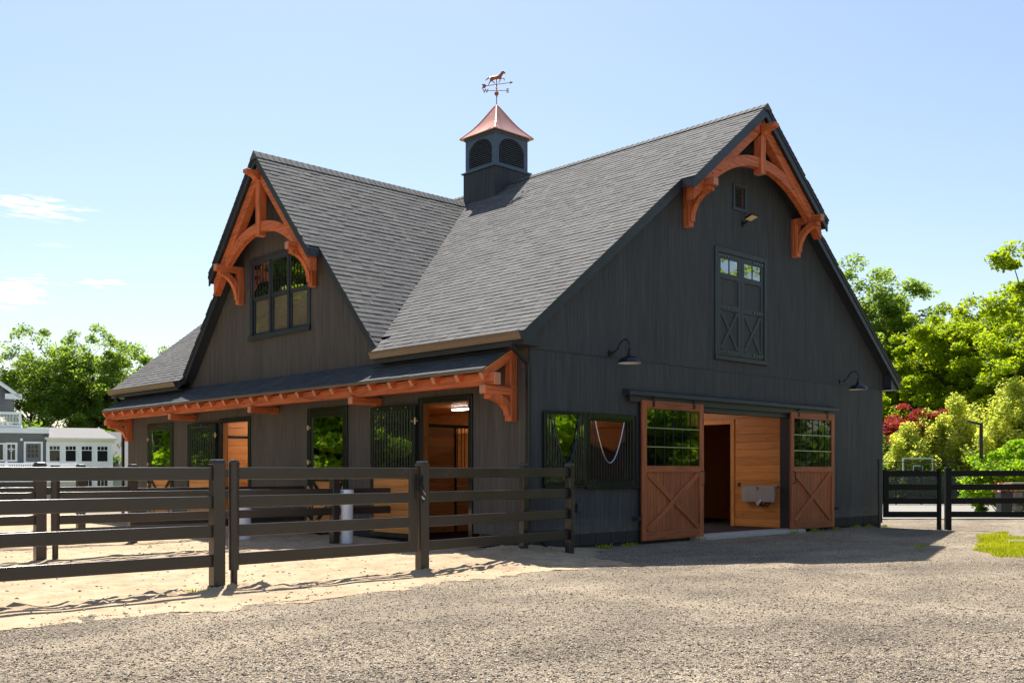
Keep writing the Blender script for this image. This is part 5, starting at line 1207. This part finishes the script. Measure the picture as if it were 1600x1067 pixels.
# ------------------------------------------------------------ court, hoop, lamp post, pillar, shed
cf = thing('court_fence', 'tall fence of dark mesh between thin posts round the ball court', 'fence')
m_ = NT('wind_screen'); tr2 = m_.new('ShaderNodeBsdfTransparent'); mx2 = m_.new('ShaderNodeMixShader'); mx2.inputs[0].default_value = .62
m_.b.inputs['Base Color'].default_value = (.045, .06, .05, 1); m_.b.inputs['Roughness'].default_value = .8
m_.l.new(tr2.outputs[0], mx2.inputs[1]); m_.l.new(m_.b.outputs[0], mx2.inputs[2]); m_.l.new(mx2.outputs[0], m_.out.inputs['Surface'])
FD = 42.0
for i in range(9):
    p = Vector(at(1360 + i * 40, FD)); mk('post', MB().tube([(p.x, p.y, -.3), (p.x, p.y, 1.75)], .035, 8), M['metal'], cf)
    if i < 8:
        q = Vector(at(1360 + (i + 1) * 40, FD)); n_ = FWD * .01
        mk('mesh_panel', MB().prism([p + RGT * .04 + Vector((0, 0, -.05)), q - RGT * .04 + Vector((0, 0, -.05)), q - RGT * .04 + Vector((0, 0, 1.18)), p + RGT * .04 + Vector((0, 0, 1.18))], n_), m_.m, cf)
        mkbeam('top_rail', p + RGT * .04 + Vector((0, 0, 1.70)), q - RGT * .04 + Vector((0, 0, 1.70)), .03, .03, M['metal'], cf, 0)
hp = thing('basketball_hoop', 'clear basketball backboard with white edges above the small gate', 'basketball hoop', at(1434, 44.5), A0 - R(90) + R(4))
mk('backboard', MB().box(-.66, .66, -.01, .01, 1.0, 1.87), m_glass('clear_board', .06, (.86, .9, .9)), hp)
mk('border', frame(MB(), 'y', -.70, .70, .96, 1.91, .055, -.025, .025), M['white'], hp); mk('target_square', frame(MB(), 'y', -.23, .23, 1.22, 1.58, .045, -.022, -.012), M['white'], hp)
mk('rim', MB().tube([(.23 * math.cos(a), -.30 + .23 * math.sin(a), 1.17) for a in [i * math.pi / 8 for i in range(17)]], .012, 6), M['oldcopper'], hp)
nm = MB()
for i in range(12):
    a = i * math.pi / 6; nm.tube([(.23 * math.cos(a), -.30 + .23 * math.sin(a), 1.17), (.12 * math.cos(a + .4), -.30 + .12 * math.sin(a + .4), .80)], .008, 4); nm.tube([(.23 * math.cos(a), -.30 + .23 * math.sin(a), 1.17), (.12 * math.cos(a - .4), -.30 + .12 * math.sin(a - .4), .80)], .008, 4)
mk('net', nm, M['white'], hp); mk('pole', MB().tube([(0, .9, -.3), (0, .9, 1.2), (0, .05, 1.45)], .06, 8), M['metal'], hp); mk('pole_pad', MB().box(-.2, .2, .80, 1.0, -.1, .95), plain('blue_pad', (.12, .2, .42), .6), hp)
lp = thing('lamp_post', 'slim black lamp post with a flat head behind the right fence', 'lamp post', at(1533, 33.5), A0 - R(90))
mk('pole', MB().tube([(0, 0, -.3), (0, 0, 2.92)], .058, 10), M['metal'], lp); mk('arm', MB().tube([(0, 0, 2.86), (-.22, 0, 2.93)], .03, 8), M['metal'], lp)
mk('head', MB().hexa([(-.50, -.10, 2.96), (-.10, -.10, 2.86), (-.10, .10, 2.86), (-.50, .10, 2.96), (-.50, -.10, 3.0), (-.12, -.10, 2.94), (-.12, .10, 2.94), (-.50, .10, 3.0)]), M['metal'], lp, .008)
sp = thing('stone_pillar', 'low pillar of tan field stones at the right edge behind the fence', 'stone pillar', at(1596, 31.5, -.13), A0 - R(90))
for i in range(5):
    for j in range(3):
        x0 = -.34 + j * .24 + (.06 if i % 2 else 0) + random.uniform(-.02, .02); mk('stone', MB().box(x0, x0 + .225 + random.uniform(-.03, .02), -.24 + random.uniform(-.03, .02), .24, .005 + i * .20, .005 + i * .20 + .185 + random.uniform(-.02, .01)), M['stone'], sp, .03)
mk('cap_stone', MB().box(-.42, .50, -.30, .30, 1.005, 1.09), M['stone'], sp, .02)
pl = thing('planter', 'dark tapered planter standing left of the stone pillar', 'planter', at(1569, 31.0, -.13), A0 - R(90))
mk('planter_body', MB().hexa([(-.16, -.16, 0), (.16, -.16, 0), (.16, .16, 0), (-.16, .16, 0), (-.19, -.19, .80), (.19, -.19, .80), (.19, .19, .80), (-.19, .19, .80)]), M['planter'], pl, .01)
mk('rim', MB().box(-.205, .205, -.205, .205, .80, .86), M['planter'], pl, .008)
fo = leaf_field('flowers', np.random.default_rng(2).normal(0, 1, (420, 3)) * np.array([.2, .16, .07]) + np.array([0, 0, .95]), np.full(420, .10), m_leaf('coral_flower', (.45, .10, .05), (.30, .22, .04), .4), pl, 2); fo['kind'] = 'stuff'
sd = thing('shed', 'pale grey roofed shed beyond the right end of the barn', 'shed', at(1388, 58, -.2), A0 - R(90))
mk('wall', MB().box(-1.6, 1.3, -1.2, 1.2, 0, 1.7), M['greywall'], sd); mk('roof', MB().prism([(-1.8, -1.4, 1.6), (1.45, -1.4, 1.6), (1.1, 0, 2.75), (-1.8, 0, 2.75)], (0, 0, -.08)).prism([(-1.8, 1.4, 1.6), (1.45, 1.4, 1.6), (1.1, 0, 2.75), (-1.8, 0, 2.75)], (0, 0, -.08)), M['farroof'], sd)
# weathered log and rock on the lawn at the right edge
def rock(name, label, cat, c, s, seed, mat):
    rg = random.Random(seed); bm = bmesh.new(); bmesh.ops.create_icosphere(bm, subdivisions=3, radius=1)
    for v in bm.verts:
        k = 1 + .28 * mnoise.noise(v.co * 1.3 + Vector((seed, 0, 0))) + .12 * mnoise.noise(v.co * 3.7); v.co = Vector((v.co.x * s[0] * k, v.co.y * s[1] * k, v.co.z * s[2] * k))
    me = bpy.data.meshes.new(name); bm.to_mesh(me); bm.free(); me.shade_smooth(); me.materials.append(mat); o = bpy.data.objects.new(name, me); COL.objects.link(o); o.location = c; o.rotation_euler = (0, 0, rg.random() * 3); return tag(o, label, cat)
p = at(1606, 20.2, -.08); rock('boulder', 'larger flat tan boulder on the grass at the right edge', 'rock', p, (.55, .42, .20), 3, M['stone'])
p = at(1600, 18.6, -.08); rock('boulder', 'smaller dark boulder in front of the tan one on the grass', 'rock', p, (.40, .28, .12), 5, M['stone'])

# ------------------------------------------------------------ white and grey house far left
HD = 75.0; HK = HD / FPX; HT = R(25)
hs = thing('house', 'white and grey house with a roof deck beyond the paddock, left of the barn', 'house', at(0, HD, 0), A0 - R(90) + HT)
def hx(px): u = (px - 800) / FPX; return (HD * u + 800 * HK) / (math.cos(HT) - u * math.sin(HT))
def hz(py): return 1.31 + (736 - py) * HK
def hbox(name, x0, x1, y0, y1, v0, v1, mat, parent, bev=0): return mk(name, MB().box(hx(x0), hx(x1), v0, v1, hz(y1), hz(y0)), mat, parent, bev)
wing = hbox('wall', 74, 176, 688, 800, .0, 6, M['white'], hs); gw = hbox('wall', -60, 73.8, 674, 800, .15, 6, M['greywall'], hs); up_ = mk('wall', MB().prism([(hx(-60), 3.0, hz(644)), (hx(18.5), 3.0, hz(644)), (hx(18.5), 3.0, hz(608)), (hx(-60), 3.0, hz(556))], (0, 4, 0)), M['greywall'], hs)
hbox('frieze', 73, 180, 684, 690, -.12, -.002, M['cream'], wing)
hbox('corner_trim', 72, 77, 690, 800, -.06, -.003, M['white'], wing); hbox('corner_trim', 172, 176.5, 690, 800, -.06, -.003, M['white'], wing)
z0, z1 = hz(683), hz(665.5)
mk('roof', MB().hexa([(hx(70), -.35, z0 - .06), (hx(183), -.35, z0 - .06), (hx(160), 3.0, z1), (hx(40), 3.0, z1), (hx(70), -.35, z0 + .02), (hx(183), -.35, z0 + .02), (hx(160), 3.0, z1 + .08), (hx(40), 3.0, z1 + .08)]), M['farroof'], hs)
mk('gutter', MB().box(hx(70), hx(183), -.45, -.36, z0 - .12, z0 + .02), M['cream'], hs)
hbox('deck_edge', -60, 77, 668, 676, -.4, 1.5, M['white'], hs); hbox('deck_floor', -60, 34, 663, 667.8, -.2, 2.9, M['white'], hs)
mk('upper_roof', MB().prism([(hx(-60), 2.4, hz(551)), (hx(33), 2.4, hz(613.5)), (hx(33), 2.4, hz(615)), (hx(-60), 2.4, hz(553))], (0, 5, 0)), M['farroof'], hs)
mk('rake_board', MB().prism([(hx(-60), 2.3, hz(553)), (hx(33), 2.3, hz(615)), (hx(30), 2.3, hz(619)), (hx(-60), 2.3, hz(560))], (0, .09, 0)), M['white'], hs)
mk('upper_roof_return', MB().box(hx(6), hx(33), 2.3, 2.9, hz(619), hz(611)), M['white'], hs)
rl = hbox('deck_railing', -60, 34, 643, 646.5, -.1, .05, M['white'], hs); hbox('bottom_rail', -60, 31, 659, 661, -.08, .03, M['white'], rl)
hbox('rail_post', 29.5, 33.5, 641.5, 666, -.12, .1, M['white'], rl)
for i in range(14): hbox('baluster', -2 + i * 2.3, -1.1 + i * 2.3, 646.5, 659, -.05, 0, M['white'], rl)
mk('bounce_slab', MB().box(hx(-90), hx(150), -16, -3.4, -1.05, -.95), M['white'], hs)  # pale slab added to throw light up onto the house front
rl = hbox('porch_railing', -60, 118, 723.2, 725.5, -3.2, -3.05, M['white'], hs)
for i in range(44): hbox('baluster', -2 + i * 2.7, -.6 + i * 2.7, 725.5, 736, -3.16, -3.08, M['white'], rl)
for x in (12, 66, 117): hbox('rail_post', x - 2, x + 2, 721.5, 750, -3.25, -3.0, M['white'], rl)
hbox('porch_floor', -60, 120, 746, 752, -3.2, .0, M['cream'], hs)
def hwin(x0, x1, y0, y1, bars, parent, v=-.05, split=None, fr=1.6):
    w_ = mk('window', frame(MB(), 'y', hx(x0 - fr), hx(x1 + fr), hz(y1 + fr), hz(y0 - fr), fr * HK, v - .05, v + .06), M['white'], parent)
    mk('pane', MB().box(hx(x0), hx(x1), v + .0, v + .02, hz(y1), hz(y0)), M['glass_dull'], w_); mk('blind', MB().box(hx(x0), hx(x1), v + .03, v + .04, hz(y1), hz(y0)), plain('window_dark', (.10, .11, .09), .7), w_) if not bpy.data.materials.get('window_dark') else mk('blind', MB().box(hx(x0), hx(x1), v + .03, v + .04, hz(y1), hz(y0)), bpy.data.materials['window_dark'], w_)
    for (a, b, c, d) in bars: mk('muntin', MB().box(hx(x0 + (x1 - x0) * a), hx(x0 + (x1 - x0) * b), v - .03, v - .002, hz(y0 + (y1 - y0) * d), hz(y0 + (y1 - y0) * c)), M['white'], w_)
top3 = [(0, 1, .24, .28), (.31, .355, 0, .24), (.65, .69, 0, .24)]; grid6 = [(0, 1, .3, .34), (0, 1, .63, .67), (.31, .355, 0, 1), (.65, .69, 0, 1)]
for x in (77.5, 102.5, 127.5, 152): hwin(x, x + 16, 696, 720, top3, wing)
for x in (127.5, 152): hwin(x, x + 16, 729, 760, grid6, wing)
hbox('frieze', 74, 176, 722.5, 726, -.07, -.003, M['white'], wing)
hwin(-6, 5, 694, 718, [], gw, .1, fr=2.5); hwin(11, 24, 694, 718, [(.45, .55, 0, 1), (0, 1, .28, .33), (.3, .7, .2, .24), (.3, .7, .40, .44), (.3, .36, .2, .44), (.64, .7, .2, .44)], gw, .1, fr=3.2)
dr_ = mk('door', MB().box(hx(40), hx(63), .05, .12, hz(723), hz(692)), M['greywall'], gw); mk('door_frame', frame(MB(), 'y', hx(37), hx(67), hz(724), hz(689), 3 * HK, .0, .13), M['white'], dr_)
for i in range(3):
    for j in range(3): mk('pane', MB().box(hx(43 + i * 6), hx(47.5 + i * 6), .03, .045, hz(700 + j * 7), hz(694.5 + j * 7)), M['glass_dull'], dr_)
hbox('porch_light', 31.5, 35.5, 684, 688, .0, .14, M['white'], gw)
h2 = thing('house', 'neighbouring house of which a grey shingle roof shows between the white house and the barn', 'house', at(150, 84, 0), A0 - R(90)); k2 = 84 / FPX
mk('roof', MB().hexa([(0, -1, 1.31 + .1), (9, -1, 1.41), (9, 3.2, 1.31 + 61 * k2), (-.2, 3.2, 1.31 + 61 * k2), (0, -1, 1.55), (9, -1, 1.55), (9, 3.2, 1.45 + 61 * k2), (-.2, 3.2, 1.45 + 61 * k2)]), M['farroof'], h2)
mk('wall', MB().box(.3, 9, -.6, 6, -1.5, 1.42), M['cream'], h2)
